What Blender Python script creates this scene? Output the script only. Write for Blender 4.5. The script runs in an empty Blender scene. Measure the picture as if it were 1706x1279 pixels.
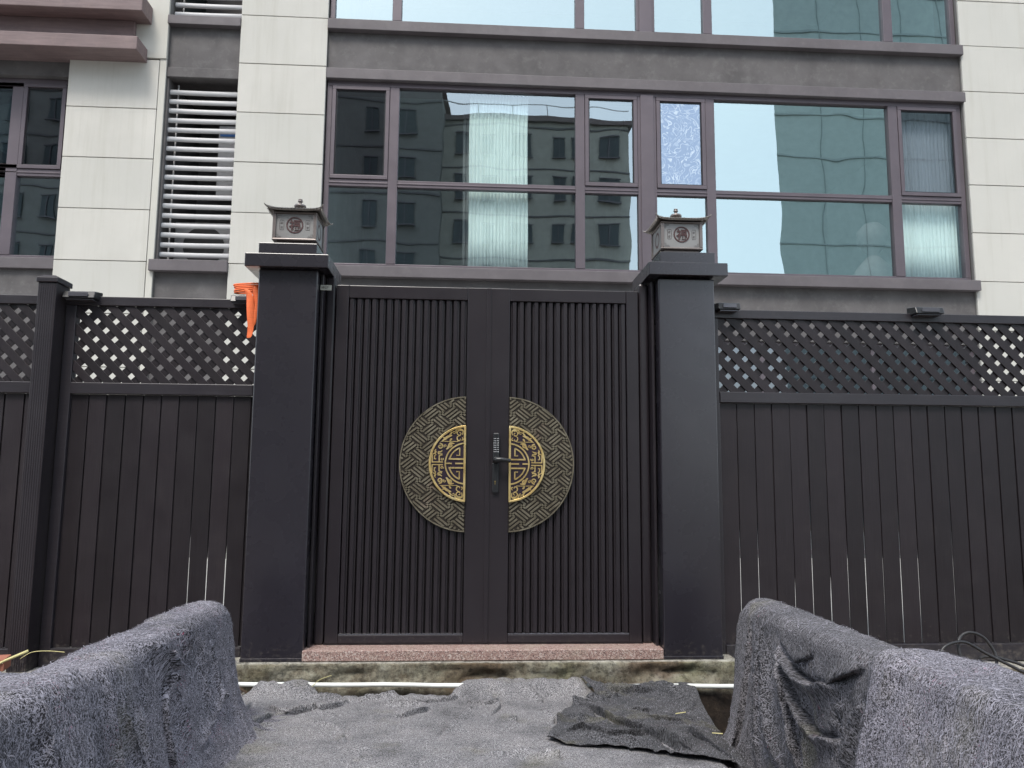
import bpy, bmesh, math, random
import numpy as np
from mathutils import Vector, Matrix
random.seed(7)
sc = bpy.context.scene
COL = sc.collection
# ------------------------------------------------------------------ camera
p, y_, r_ = math.radians(6.96), math.radians(3.42), math.radians(0.447)
F = Vector((math.sin(y_)*math.cos(p), math.cos(y_)*math.cos(p), math.sin(p)))
RT = Vector((math.cos(y_), -math.sin(y_), 0)); UP = RT.cross(F)
R2 = RT*math.cos(r_) + UP*math.sin(r_); U2 = -RT*math.sin(r_) + UP*math.cos(r_)
cd = bpy.data.cameras.new('camera'); cam = bpy.data.objects.new('camera', cd); COL.objects.link(cam)
cam.matrix_world = Matrix(((R2.x, U2.x, -F.x, -0.118), (R2.y, U2.y, -F.y, -4.17), (R2.z, U2.z, -F.z, 0.874), (0, 0, 0, 1)))
cd.sensor_width = 36; cd.lens = 36*1280/1706; cd.clip_start = 0.05; cd.clip_end = 2000
sc.camera = cam
# ------------------------------------------------------------------ light
SUN_EL, SUN_AZ = math.radians(58), math.radians(200)      # high hazy daylight from behind and left of the camera
w = bpy.data.worlds.new('World'); sc.world = w; w.use_nodes = True
nt = w.node_tree; bg = nt.nodes['Background']
sky = nt.nodes.new('ShaderNodeTexSky'); sky.sky_type = 'NISHITA'; sky.sun_disc = False
sky.sun_elevation = SUN_EL; sky.sun_rotation = SUN_AZ
sky.air_density = 1.0; sky.dust_density = 3.0; sky.ozone_density = 1.0
# thin high cloud veil, the same everywhere on the dome
tc = nt.nodes.new('ShaderNodeTexCoord'); cn = nt.nodes.new('ShaderNodeTexNoise'); cn.inputs['Scale'].default_value = 1.7; cn.inputs['Detail'].default_value = 6
cr = nt.nodes.new('ShaderNodeMapRange'); cr.inputs['From Min'].default_value = .35; cr.inputs['From Max'].default_value = .75; cr.inputs['To Min'].default_value = .35; cr.inputs['To Max'].default_value = .8
mx = nt.nodes.new('ShaderNodeMix'); mx.data_type = 'RGBA'; mx.inputs['B'].default_value = (6.3, 7.0, 7.6, 1)
nt.links.new(tc.outputs['Generated'], cn.inputs['Vector']); nt.links.new(cn.outputs['Fac'], cr.inputs['Value'])
nt.links.new(cr.outputs['Result'], mx.inputs['Factor']); nt.links.new(sky.outputs[0], mx.inputs['A'])
nt.links.new(mx.outputs['Result'], bg.inputs['Color']); bg.inputs['Strength'].default_value = 0.12
sl = bpy.data.lights.new('sun', 'SUN'); sun = bpy.data.objects.new('sun', sl); COL.objects.link(sun)
sl.energy = 1.1; sl.angle = math.radians(16); sl.color = (1, .96, .9)
# sun direction matching the sky texture's rotation (azimuth measured from +Y towards +X)
sd = Vector((math.sin(SUN_AZ)*math.cos(SUN_EL), math.cos(SUN_AZ)*math.cos(SUN_EL), math.sin(SUN_EL)))
sun.rotation_euler = sd.to_track_quat('Z', 'Y').to_euler()
sc.view_settings.view_transform = 'Standard'; sc.view_settings.look = 'None'
sc.view_settings.exposure = 1.32; sc.view_settings.gamma = 1; sc.view_settings.use_curve_mapping = False
sc.render.engine = 'CYCLES'
sc.cycles.max_bounces = 8; sc.cycles.transparent_max_bounces = 12

# ------------------------------------------------------------------ materials
def N(t, kind, **kw):
    n = t.nodes.new(kind)
    for k, v in kw.items():
        if k in n.inputs: n.inputs[k].default_value = v
        else: setattr(n, k, v)
    return n
def base_mat(name):
    m = bpy.data.materials.new(name); m.use_nodes = True; t = m.node_tree
    return m, t, t.nodes['Principled BSDF']
def mapped(t, scale=(1, 1, 1), coord='Position'):
    g = t.nodes.new('ShaderNodeNewGeometry').outputs['Position'] if coord == 'Position' else t.nodes.new('ShaderNodeTexCoord').outputs[coord]
    mp = N(t, 'ShaderNodeMapping', Scale=scale); t.links.new(g, mp.inputs['Vector']); return mp.outputs[0]
def ramp(t, fac, stops):
    r = t.nodes.new('ShaderNodeValToRGB'); e = r.color_ramp.elements
    while len(e) < len(stops): e.new(.5)
    for i, (q, c) in enumerate(stops):
        e[i].position = q; e[i].color = (*c, 1) if len(c) == 3 else c
    t.links.new(fac, r.inputs[0]); return r.outputs[0]
def noise(t, vec, scale, detail=4, rough=.55, dist=0):
    n = N(t, 'ShaderNodeTexNoise', Scale=scale, Detail=detail, Roughness=rough, Distortion=dist)
    t.links.new(vec, n.inputs['Vector']); return n.outputs['Fac']
def mixc(t, fac, a, b, mode='MIX'):
    m = t.nodes.new('ShaderNodeMix'); m.data_type = 'RGBA'; m.blend_type = mode
    for s, v in (('Factor', fac), ('A', a), ('B', b)):
        if isinstance(v, (int, float)): m.inputs[s].default_value = v
        elif isinstance(v, tuple): m.inputs[s].default_value = (*v, 1)
        else: t.links.new(v, m.inputs[s])
    return m.outputs['Result']
def mapr(t, v, a, b, c, d):
    n = N(t, 'ShaderNodeMapRange'); n.inputs[1].default_value = a; n.inputs[2].default_value = b; n.inputs[3].default_value = c; n.inputs[4].default_value = d
    t.links.new(v, n.inputs[0]); return n.outputs[0]
def bump(t, b, h, strength, dist=.002):
    n = N(t, 'ShaderNodeBump', Strength=strength, Distance=dist); t.links.new(h, n.inputs['Height']); t.links.new(n.outputs[0], b.inputs['Normal']); return n
def paint(name, c, rough=.45, metal=0., var=.12, grain=None, bscale=60, bstr=.05, dirt=.0, dirtc=(.25, .23, .2), spec=.5, coord='Position'):
    m, t, b = base_mat(name)
    v = mapped(t, (1, 1, 1), coord)
    n1 = noise(t, v, 2.3, 5, .6)
    lo = tuple(x*(1-var) for x in c); hi = tuple(min(1, x*(1+var)) for x in c)
    colr = ramp(t, n1, [(.3, lo), (.7, hi)])
    if grain:
        g = noise(t, mapped(t, grain, coord), 1, 3, .6)
        colr = mixc(t, .5, colr, ramp(t, g, [(.35, tuple(x*.7 for x in c)), (.65, tuple(min(1, x*1.25) for x in c))]))
    if dirt:
        d = noise(t, v, 9, 8, .7)
        colr = mixc(t, mapr(t, d, .52, .8, 0, dirt), colr, dirtc)
    t.links.new(colr, b.inputs['Base Color'])
    b.inputs['Metallic'].default_value = metal; b.inputs['Specular IOR Level'].default_value = spec
    t.links.new(mapr(t, noise(t, v, 6, 4), .3, .7, rough*.85, min(1, rough*1.15)), b.inputs['Roughness'])
    bump(t, b, noise(t, mapped(t, grain, coord) if grain else v, 1 if grain else bscale, 4), bstr)
    return m
M = {}
M['gate'] = paint('gate_paint', (.0185, .0150, .0185), .33, .0, .10, None, 40, .02, .08, (.07, .062, .06), .45)
M['pillar'] = paint('pillar_paint', (.017, .015, .0205), .27, .0, .08, None, 8, .0, .0, (.07, .065, .065), .55)
M['fence'] = paint('fence_wood_plastic', (.0185, .015, .018), .42, 0, .25, (240, 240, 6), 60, .25, .25, (.045, .039, .038), .4)
M['fencer'] = paint('fence_rail_metal', (.024, .021, .026), .38, .0, .12, (6, 240, 240), 60, .12, .25, (.05, .044, .043), .5)
M['frame'] = paint('window_frame', (.112, .094, .108), .42, .2, .1, None, 40, .03, .2, (.2, .16, .17))
M['render'] = paint('grey_render', (.105, .099, .100), .8, 0, .22, None, 35, .35, .5, (.20, .195, .19))
M['sill'] = paint('sill_render', (.11, .098, .105), .6, 0, .15, None, 35, .15, .3, (.2, .18, .18))
for k_ in ('gate', 'pillar', 'fencer'):
    b_ = M[k_].node_tree.nodes['Principled BSDF']; b_.inputs['Coat Weight'].default_value = .5 if k_ == 'pillar' else .12; b_.inputs['Coat Roughness'].default_value = .28; b_.inputs['Coat IOR'].default_value = 1.6
for k_, am in (('fence', .22),):
    t_ = M[k_].node_tree; b_ = t_.nodes['Principled BSDF']; l_ = b_.inputs['Base Color'].links[0].from_socket
    oi_ = t_.nodes.new('ShaderNodeObjectInfo'); t_.links.new(mixc(t_, 1, l_, ramp(t_, oi_.outputs['Random'], [(0, (1-am,)*3), (1, (1+am, 1+am*.9, 1+am*.9))]), 'MULTIPLY'), b_.inputs['Base Color'])
for k_ in ('pillar', 'gate', 'fence', 'fencer'):                 # splashed mud low down
    t_ = M[k_].node_tree; b_ = t_.nodes['Principled BSDF']; l_ = b_.inputs['Base Color'].links[0].from_socket
    v_ = mapped(t_); sp_ = t_.nodes.new('ShaderNodeSeparateXYZ'); t_.links.new(v_, sp_.inputs[0])
    ht = mapr(t_, sp_.outputs[2], -.05, .16, .19, 0); ad_ = N(t_, 'ShaderNodeMath', operation='ADD'); t_.links.new(noise(t_, v_, 42, 8, .75), ad_.inputs[0]); t_.links.new(ht, ad_.inputs[1])
    t_.links.new(mixc(t_, mapr(t_, ad_.outputs[0],   .67, .82, 0, .5), l_, (.11, .097, .085)), b_.inputs['Base Color'])
M['ledge'] = paint('ledge_paint', (.17, .122, .120), .6, 0, .14, (3, 30, 30), 35, .15, .4, (.27, .19, .17))
M['cream'] = paint('cream_render', (.53, .52, .47), .85, 0, .04, None, 50, .2, .1, (.5, .48, .4))
M['joint'] = paint('joint', (.17, .165, .16), .9)
M['white_plastic'] = paint('white_pipe', (.72, .74, .70), .35, 0, .05, None, 30, .03, .3, (.4, .38, .3))
M['slat'] = paint('louvre_slat', (.46, .46, .465), .5, .0, .06, None, 20, .05, .2, (.4, .4, .38))
M['rod'] = paint('rod', (.7, .7, .7), .4)
M['black'] = paint('black_plastic', (.016, .017, .019), .32, 0, .2)
M['cable'] = paint('cable_rubber', (.02, .02, .022), .4, 0, .2, None, 60, .1, .4, (.12, .11, .1))
M['lens'] = paint('solar_cell', (.10, .10, .115), .2, .2, .2)
M['key'] = paint('key', (.6, .6, .62), .4)
M['brass'] = paint('brass_key', (.6, .45, .2), .3, 1)
M['orange'] = paint('orange_webbing', (.80, .16, .045), .7, 0, .1, (8, 8, 420), 60, .4)
M['brick'] = paint('red_brick', (.33, .13, .085), .9, 0, .2, None, 70, .5, .5, (.45, .3, .22))
M['straw'] = paint('straw', (.55, .50, .24), .7, 0, .2)
M['leaf'] = paint('leaf', (.06, .10, .035), .6, 0, .3)
M['stone'] = paint('stone', (.33, .31, .27), .9, 0, .35, None, 60, .5)
M['ac'] = paint('ac_case', (.38, .38, .39), .5, 0, .05)
M['acdark'] = paint('ac_grille', (.03, .03, .032), .5)
M['blue'] = paint('blue_label', (.02, .12, .36), .4)
M['room'] = paint('room_wall', (.24, .27, .27), .9)
M['curtain'] = paint('curtain_cloth', (.93, .95, .94), .9, 0, .05, (60, 60, .4))
M['drape'] = paint('pale_drape', (.20, .19, .20), .9, 0, .08)
M['tag'] = paint('tag_plate', (.45, .46, .40), .4, .4, .2)
M['court'] = paint('courtyard_paving', (.36, .355, .34), .8, 0, .12)
M['opp'] = paint('opposite_render', (.40, .385, .34), .9, 0, .12)
M['opp3'] = paint('darker_render', (.20, .195, .185), .9, 0, .12)
M['opp2'] = paint('tower_render', (.44, .52, .51), .8, 0, .08)
M['oppj'] = paint('tower_band', (.34, .40, .40), .8, 0, .08)
M['oppw'] = paint('opposite_glass', (.02, .03, .035), .12, 0, .2)
M['road'] = paint('asphalt', (.06, .06, .06), .9, 0, .2, None, 60, .4)
# lantern metal: weathered champagne bronze
M['lantern'] = paint('lantern_bronze', (.21, .185, .175), .42, .75, .2, None, 50, .12, .5, (.10, .07, .065))
M['lanternroof'] = paint('lantern_roof_bronze', (.23, .21, .19), .45, .7, .2, None, 80, .25, .5, (.10, .09, .08))
M['lanternpane'] = paint('lantern_pane', (.27, .27, .265), .42, .35, .1, None, 60, .08, .5, (.22, .18, .18))
M['fu'] = paint('emblem_red', (.085, .045, .046), .5, .3, .15)
M['darkmark'] = paint('dark_mark', (.07, .06, .06), .6)

def m_gold():
    m, t, b = base_mat('polished_gold'); v = mapped(t)
    t.links.new(ramp(t, noise(t, v, 14, 4), [(.3, (.62, .43, .16)), (.6, (.85, .66, .30)), (.8, (.78, .70, .42))]), b.inputs['Base Color'])
    b.inputs['Metallic'].default_value = .75; t.links.new(mapr(t, noise(t, v, 25, 4), .3, .7, .24, .42), b.inputs['Roughness'])
    bump(t, b, noise(t, v, 300, 3), .1, .001); return m
M['gold'] = m_gold()
def m_bronze():
    m, t, b = base_mat('antique_bronze'); v = mapped(t)
    c = ramp(t, noise(t, v, 12, 6, .65), [(.3, (.115, .097, .068)), (.5, (.19, .168, .122)), (.7, (.28, .255, .19))])
    pk = mapr(t, noise(t, v, 5, 2), .62, .74, 0, .5)
    c = mixc(t, pk, c, (.38, .24, .20))
    t.links.new(c, b.inputs['Base Color']); b.inputs['Metallic'].default_value = .6
    t.links.new(mapr(t, noise(t, v, 60, 4), .3, .7, .32, .55), b.inputs['Roughness'])
    bump(t, b, noise(t, v, 400, 3), .2, .001); return m
M['bronze'] = m_bronze()
M['bronzedark'] = paint('bronze_ground', (.040, .033, .026), .55, .6, .2)
M['purple'] = paint('medallion_ground', (.032, .022, .036), .35, .3, .1)
def m_panel():
    m, t, b = base_mat('cream_panel'); v = mapped(t)
    oi = t.nodes.new('ShaderNodeObjectInfo')
    c = ramp(t, noise(t, v, 1.3, 6, .6), [(.3, (.505, .495, .455)), (.7, (.585, .57, .525))])
    c = mixc(t, mapr(t, oi.outputs['Random'], 0, 1, 0, .6), c, (.475, .475, .44))
    # rain streaks
    st = noise(t, mapped(t, (9, 9, .5)), 1, 6, .7)
    c = mixc(t, mapr(t, st, .5, .78, 0, .55), c, (.41, .40, .345))
    vo = N(t, 'ShaderNodeTexVoronoi', Scale=38.0); t.links.new(v, vo.inputs['Vector'])
    pit = mapr(t, vo.outputs['Distance'], .05, .16, 1, 0)
    gate = mapr(t, noise(t, v, 3.5, 3), .45, .6, 0, 1)
    mu = t.nodes.new('ShaderNodeMath'); mu.operation = 'MULTIPLY'; t.links.new(pit, mu.inputs[0]); t.links.new(gate, mu.inputs[1])
    c = mixc(t, mapr(t, mu.outputs[0], 0, 1, 0, .4), c, (.33, .32, .28))
    t.links.new(c, b.inputs['Base Color']); b.inputs['Roughness'].default_value = .85
    bb = bump(t, b, noise(t, v, 110, 5, .7), .35, .003)
    b2 = N(t, 'ShaderNodeBump', Strength=.6, Distance=.004); b2.invert = True
    t.links.new(mu.outputs[0], b2.inputs['Height']); t.links.new(b2.outputs[0], bb.inputs['Normal']); return m
M['panel'] = m_panel()
def m_glass(name, refl=.42, tint=(.50, .66, .66), gcol=(.84, .97, 1.0), wave=.0035, wscale=.8, rough=.0):
    m = bpy.data.materials.new(name); m.use_nodes = True; t = m.node_tree
    t.nodes.remove(t.nodes['Principled BSDF']); out = t.nodes['Material Output']
    tr = N(t, 'ShaderNodeBsdfTransparent', Color=(*tint, 1)); gl = N(t, 'ShaderNodeBsdfGlossy', Color=(*gcol, 1), Roughness=rough)
    v = mapped(t); bp = N(t, 'ShaderNodeBump', Strength=1.0, Distance=wave)
    t.links.new(noise(t, v, wscale, 2, .5), bp.inputs['Height']); t.links.new(bp.outputs[0], gl.inputs['Normal'])
    g_ = t.nodes.new('ShaderNodeNewGeometry'); d_ = N(t, 'ShaderNodeVectorMath', operation='DOT_PRODUCT'); t.links.new(g_.outputs['Incoming'], d_.inputs[0]); t.links.new(g_.outputs['Normal'], d_.inputs[1])
    ab = N(t, 'ShaderNodeMath', operation='ABSOLUTE'); t.links.new(d_.outputs['Value'], ab.inputs[0])      # the same on both faces of the pane
    iv = N(t, 'ShaderNodeMath', operation='SUBTRACT'); iv.inputs[0].default_value = 1; t.links.new(ab.outputs[0], iv.inputs[1])
    p5 = N(t, 'ShaderNodeMath', operation='POWER'); t.links.new(iv.outputs[0], p5.inputs[0]); p5.inputs[1].default_value = 5
    fr = mapr(t, p5.outputs[0], 0, 1, refl+.03, 1)
    mx = t.nodes.new('ShaderNodeMixShader'); t.links.new(fr, mx.inputs[0]); t.links.new(tr.outputs[0], mx.inputs[1]); t.links.new(gl.outputs[0], mx.inputs[2])
    t.links.new(mx.outputs[0], out.inputs['Surface']); return m
M['glass'] = m_glass('coated_glass', .29, (.95, 1.0, .99))
M['glassdim'] = m_glass('screened_glass', .16, (.42, .46, .50), (.8, .85, .9))
M['glasswavy'] = m_glass('rippled_film_glass', .45, (.5, .6, .62), (.60, .76, .95), .004, 6)
M['glassright'] = m_glass('coated_glass_right', .42, (.93, 1.0, .99), (.83, 1.0, .98))
M['glasscurtain'] = m_glass('coated_glass_clear', .25, (.88, 1.0, .985))
M['glassup'] = m_glass('coated_glass_upper', .385, (.6, .76, .76), (.82, .98, .98))
# rippled film on one pane: its swirling sky reflections painted into the gloss colour
t = M['glasswavy'].node_tree; gl_ = [n for n in t.nodes if n.type == 'BSDF_GLOSSY'][0]; v = mapped(t)
n1 = noise(t, v, 5.5, 2, .5, 1.2)
mm = N(t, 'ShaderNodeMath', operation='MULTIPLY'); t.links.new(n1, mm.inputs[0]); mm.inputs[1].default_value = 46
si = N(t, 'ShaderNodeMath', operation='SINE'); t.links.new(mm.outputs[0], si.inputs[0])
f0 = mapr(t, si.outputs[0], .1, 1, 0, 1); pw = N(t, 'ShaderNodeMath', operation='MULTIPLY'); t.links.new(f0, pw.inputs[0]); t.links.new(noise(t, v, 9, 3), pw.inputs[1])
t.links.new(ramp(t, pw.outputs[0], [(.0, (.48, .58, .72)), (.35, (.60, .70, .82)), (.62, (.90, .96, .98))]), gl_.inputs['Color'])
def m_granite():
    m, t, b = base_mat('pink_granite'); v = mapped(t)
    vo = N(t, 'ShaderNodeTexVoronoi', Scale=230.0); t.links.new(v, vo.inputs['Vector'])
    s = t.nodes.new('ShaderNodeSeparateColor'); t.links.new(vo.outputs['Color'], s.inputs[0])
    c = ramp(t, s.outputs[0], [(0, (.07, .045, .045)), (.3, (.24, .15, .13)), (.65, (.32, .21, .18)), (1, (.50, .43, .39))])
    c = mixc(t, mapr(t, noise(t, v, 6, 5), .5, .75, 0, .5), c, (.33, .28, .22))
    t.links.new(c, b.inputs['Base Color']); b.inputs['Roughness'].default_value = .6; bump(t, b, noise(t, v, 200, 3), .3); return m
M['granite'] = m_granite()
def m_conc():
    m, t, b = base_mat('rough_mossy_concrete'); v = mapped(t)
    c = ramp(t, noise(t, v, 7, 9, .7), [(.28, (.10, .075, .045)), (.42, (.24, .205, .145)), (.55, (.36, .34, .26)), (.72, (.52, .50, .43))])
    c = mixc(t, mapr(t, noise(t, v, 3.1, 5), .5, .66, 0, .55), c, (.17, .18, .075))
    c = mixc(t, mapr(t, noise(t, v, 1.7, 3), .56, .64, 0, .7), c, (.14, .075, .04))
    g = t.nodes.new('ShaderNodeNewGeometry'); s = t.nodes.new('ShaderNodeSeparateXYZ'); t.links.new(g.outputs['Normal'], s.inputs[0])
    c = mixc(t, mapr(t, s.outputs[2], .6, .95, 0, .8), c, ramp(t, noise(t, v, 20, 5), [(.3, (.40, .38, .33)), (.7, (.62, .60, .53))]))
    sp = t.nodes.new('ShaderNodeSeparateXYZ'); t.links.new(v, sp.inputs[0])      # trench darkness painted on the lower concrete in soil browns
    ad = N(t, 'ShaderNodeMath', operation='MULTIPLY_ADD'); t.links.new(noise(t, v, 11, 5), ad.inputs[0]); ad.inputs[1].default_value = .09; t.links.new(sp.outputs[2], ad.inputs[2])
    soil = ramp(t, noise(t, v, 25, 8, .75), [(.35, (.012, .009, .007)), (.6, (.05, .034, .024)), (.8, (.16, .13, .10))])
    c = mixc(t, mapr(t, ad.outputs[0], -.175, -.125, 1, 0), c, soil)
    cr_ = mapr(t, noise(t, v, 30, 10, .85), .42, .53, 0, 1); c = mixc(t, cr_, mixc(t, .68, c, (.028, .021, .015)), c)  # dark of the cavities painted into the colour by noise
    t.links.new(c, b.inputs['Base Color']); b.inputs['Roughness'].default_value = .95; bump(t, b, noise(t, v, 45, 9, .8), 1.0, .02); return m
M['conc'] = m_conc()
def m_dirt():
    m, t, b = base_mat('soil'); v = mapped(t)
    c = ramp(t, noise(t, v, 9, 9, .72), [(.3, (.035, .024, .018)), (.5, (.10, .068, .045)), (.62, (.19, .12, .08)), (.8, (.32, .26, .19))])
    t.links.new(c, b.inputs['Base Color']); b.inputs['Roughness'].default_value = 1; bump(t, b, noise(t, v, 40, 8, .75), .9, .012); return m
M['dirt'] = m_dirt()
def m_felt(name, tint, lo, hi, stretch=(1, 1, 1), fine=1.0, pink=.35, stain=0.0, ang=0.0):
    m, t, b = base_mat(name)
    u = t.nodes.new('ShaderNodeTexCoord').outputs['UV']
    mp = N(t, 'ShaderNodeMapping', Scale=stretch, Rotation=(0, 0, ang)); t.links.new(u, mp.inputs['Vector']); v = mp.outputs[0]
    a = noise(t, v, 95*fine, 3, .65, 3.0)            # tangled fibres
    h = noise(t, v, 210*fine, 2, .7, 1.2)
    wv = N(t, 'ShaderNodeTexWave', Scale=24.0*fine, Distortion=22.0, Detail=4.0); wv.inputs['Detail Scale'].default_value = 2.6; wv.inputs['Detail Roughness'].default_value = .7
    t.links.new(v, wv.inputs['Vector'])
    s1 = t.nodes.new('ShaderNodeMath'); s1.operation = 'ADD'; t.links.new(a, s1.inputs[0]); t.links.new(h, s1.inputs[1])
    s2 = t.nodes.new('ShaderNodeMath'); s2.operation = 'MULTIPLY_ADD'; t.links.new(wv.outputs['Fac'], s2.inputs[0]); s2.inputs[1].default_value = .22; t.links.new(s1.outputs[0], s2.inputs[2])
    g = mapr(t, s2.outputs[0], .93, 1.29, 0, 1)
    lc = tuple(x*lo for x in tint); mc = tuple(x*(lo*.62+hi*.30) for x in tint); hc = tuple(min(.9, x*hi) for x in tint)
    c = ramp(t, g, [(.12, lc), (.5, mc), (.9, hc)])
    big = noise(t, v, 3.2, 5, .6)
    c = mixc(t, 1, c, ramp(t, big, [(.30, (.50, .50, .52)), (.48, (.92, .91, .93)), (.7, (1.18, 1.15, 1.15))]), 'MULTIPLY')
    # coloured shoddy fibres
    f1 = mapr(t, noise(t, v, 130*fine, 2), .62, .68, 0, 1); f2 = mapr(t, noise(t, v, 5.5, 3), .56, .68, 0, pink)
    mu = t.nodes.new('ShaderNodeMath'); mu.operation = 'MULTIPLY'; t.links.new(f1, mu.inputs[0]); t.links.new(f2, mu.inputs[1])
    c = mixc(t, mu.outputs[0], c, (.42, .06, .14))
    if stain:
        c = mixc(t, mapr(t, noise(t, v, 2.6, 5, .6), .55, .68, 0, stain), c, mixc(t, g, (.05, .05, .03), (.24, .22, .15)))
    t.links.new(c, b.inputs['Base Color']); b.inputs['Roughness'].default_value = 1; b.inputs['Specular IOR Level'].default_value = .15
    b.inputs['Sheen Weight'].default_value = .05; b.inputs['Sheen Roughness'].default_value = .6
    b3 = bump(t, b, g, .6, .0022); b4 = N(t, 'ShaderNodeBump', Strength=.55, Distance=.006); t.links.new(noise(t, v, 22, 5, .6), b4.inputs['Height']); t.links.new(b4.outputs[0], b3.inputs['Normal']); return m
TF = (.92, .89, 1.0)
M['felt'] = m_felt('grey_felt', TF, .014, .42, (1, 1, 1), 1.35, .8, .35)
M['felt_dark'] = m_felt('dark_felt', (.95, .93, 1.0),   .010, .25, (.7, 1.2, 1), 1.4, .5, .8)
M['felt_ground'] = m_felt('pressed_felt', (1.0, .985, 1.0),     .050, .43, (1, 1.3, 1), 1.15, .1, .45)
M['felt_wet'] = m_felt('damp_felt', (.93, .94, 1.0),   .010, .155, (.8, 1.5, 1), 1.0, .15, .6)
M['fibre'] = paint('fibre', (.30, .29, .33), .9, 0, .5)

# ------------------------------------------------------------------ helpers
class MB:
    def __init__(s): s.v = []; s.f = []
    def box(s, x0, x1, y0, y1, z0, z1):
        i = len(s.v)
        s.v += [(x0,y0,z0),(x1,y0,z0),(x1,y1,z0),(x0,y1,z0),(x0,y0,z1),(x1,y0,z1),(x1,y1,z1),(x0,y1,z1)]
        s.f += [(i,i+3,i+2,i+1),(i+4,i+5,i+6,i+7),(i,i+1,i+5,i+4),(i+1,i+2,i+6,i+5),(i+2,i+3,i+7,i+6),(i+3,i,i+4,i+7)]
        return s
    def prism(s, poly, y0, y1):                   # polygon in x,z (ccw seen from -Y), extruded along y; y0 front
        i = len(s.v); n = len(poly)
        s.v += [(a, y0, b) for a, b in poly] + [(a, y1, b) for a, b in poly]
        s.f += [tuple(range(i, i+n)), tuple(range(i+2*n-1, i+n-1, -1))]
        for k in range(n):
            q = (k+1) % n; s.f.append((i+k, i+n+k, i+n+q, i+q))
        return s
    def ribbon(s, pts, wid, y0, y1, closed=False):  # flat raised strip following pts (x,z)
        n = len(pts); i = len(s.v)
        for k in range(n):
            a = pts[k-1] if (k > 0 or closed) else pts[k]; b = pts[(k+1) % n] if (k < n-1 or closed) else pts[k]
            dx, dz = b[0]-a[0], b[1]-a[1]; l = math.hypot(dx, dz) or 1; w = (wid[k] if isinstance(wid, (list, tuple)) else wid)/2
            nx, nz = -dz/l*w, dx/l*w; x, z = pts[k]
            s.v += [(x+nx, y0, z+nz), (x-nx, y0, z-nz), (x+nx*1.15, y1, z+nz*1.15), (x-nx*1.15, y1, z-nz*1.15)]
        for k in range(n if closed else n-1):
            a = i+4*k; b = i+4*((k+1) % n)
            s.f += [(a, a+1, b+1, b), (a, b, b+2, a+2), (a+1, a+3, b+3, b+1)]
        if not closed:
            s.f += [(i, i+2, i+3, i+1), (i+4*(n-1), i+4*(n-1)+1, i+4*(n-1)+3, i+4*(n-1)+2)]
        return s
    def tube(s, pts, r, seg=8):
        i = len(s.v); n = len(pts); P = [Vector(q) for q in pts]; prev = None
        for k in range(n):
            d = (P[min(k+1, n-1)]-P[max(k-1, 0)]).normalized()
            u = d.orthogonal().normalized() if prev is None else (prev - d*prev.dot(d)).normalized(); prev = u; v = d.cross(u)
            rr = r[k] if isinstance(r, (list, tuple)) else r
            for j in range(seg):
                a = 2*math.pi*j/seg; q = P[k]+(u*math.cos(a)+v*math.sin(a))*rr; s.v.append(tuple(q))
        for k in range(n-1):
            for j in range(seg):
                a = i+k*seg+j; b = i+k*seg+(j+1) % seg; s.f.append((a, b, b+seg, a+seg))
        s.f += [tuple(range(i+seg-1, i-1, -1)), tuple(range(i+(n-1)*seg, i+n*seg))]
        return s
    def lathe(s, cx, cy, prof, seg=20):            # prof (r,z)
        i = len(s.v); n = len(prof)
        for rr, z in prof:
            for j in range(seg):
                a = 2*math.pi*j/seg; s.v.append((cx+rr*math.cos(a), cy+rr*math.sin(a), z))
        for k in range(n-1):
            for j in range(seg):
                a = i+k*seg+j; b = i+k*seg+(j+1) % seg; s.f.append((a, b, b+seg, a+seg))
        s.f += [tuple(range(i+seg-1, i-1, -1)), tuple(range(i+(n-1)*seg, i+n*seg))]
        return s
    def mesh(s, name, m, smooth=False):
        me = bpy.data.meshes.new(name); me.from_pydata([tuple(map(float, q)) for q in s.v], [], s.f); me.materials.append(m)
        if smooth: me.polygons.foreach_set('use_smooth', [True]*len(me.polygons))
        me.update(); return me
def link(name, me, parent=None, bev=0.0, seg=2):
    o = bpy.data.objects.new(name, me); COL.objects.link(o)
    if parent is not None: o.parent = parent
    if bev:
        b = o.modifiers.new('bevel', 'BEVEL'); b.width = bev; b.segments = seg; b.limit_method = 'ANGLE'; b.harden_normals = False
    return o
def part(name, mb, m, parent=None, bev=0.0, smooth=False, label=None, kind=None):
    """mesh in world coordinates; the parent chain holds only translations"""
    off = Vector((0, 0, 0)); q = parent
    while q is not None: off += q.location; q = q.parent
    if mb.v and off.length > 0: mb.v = [(a-off.x, b-off.y, c-off.z) for a, b, c in mb.v]
    o = link(name, mb.mesh(name, m, smooth), parent, bev)
    if label: o['label'] = label
    if kind: o['kind'] = kind
    return o
def thing(name, label, cat, loc=(0, 0, 0), group=None):
    o = bpy.data.objects.new(name, None); COL.objects.link(o); o.location = loc; o.empty_display_size = .1
    o['label'] = label; o['category'] = cat
    if group: o['group'] = group
    return o
def tag(o, label=None, cat=None, group=None, kind=None):
    for k, v in (('label', label), ('category', cat), ('group', group), ('kind', kind)):
        if v: o[k] = v
    return o
def B(*a): return MB().box(*a)
def copy_tree(o, parent=None, off=None):
    c = o.copy(); COL.objects.link(c)
    if parent is not None: c.parent = parent
    elif off is not None: c.location = Vector(o.location)+Vector(off)
    for ch in list(o.children): copy_tree(ch, c)
    return c
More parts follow.
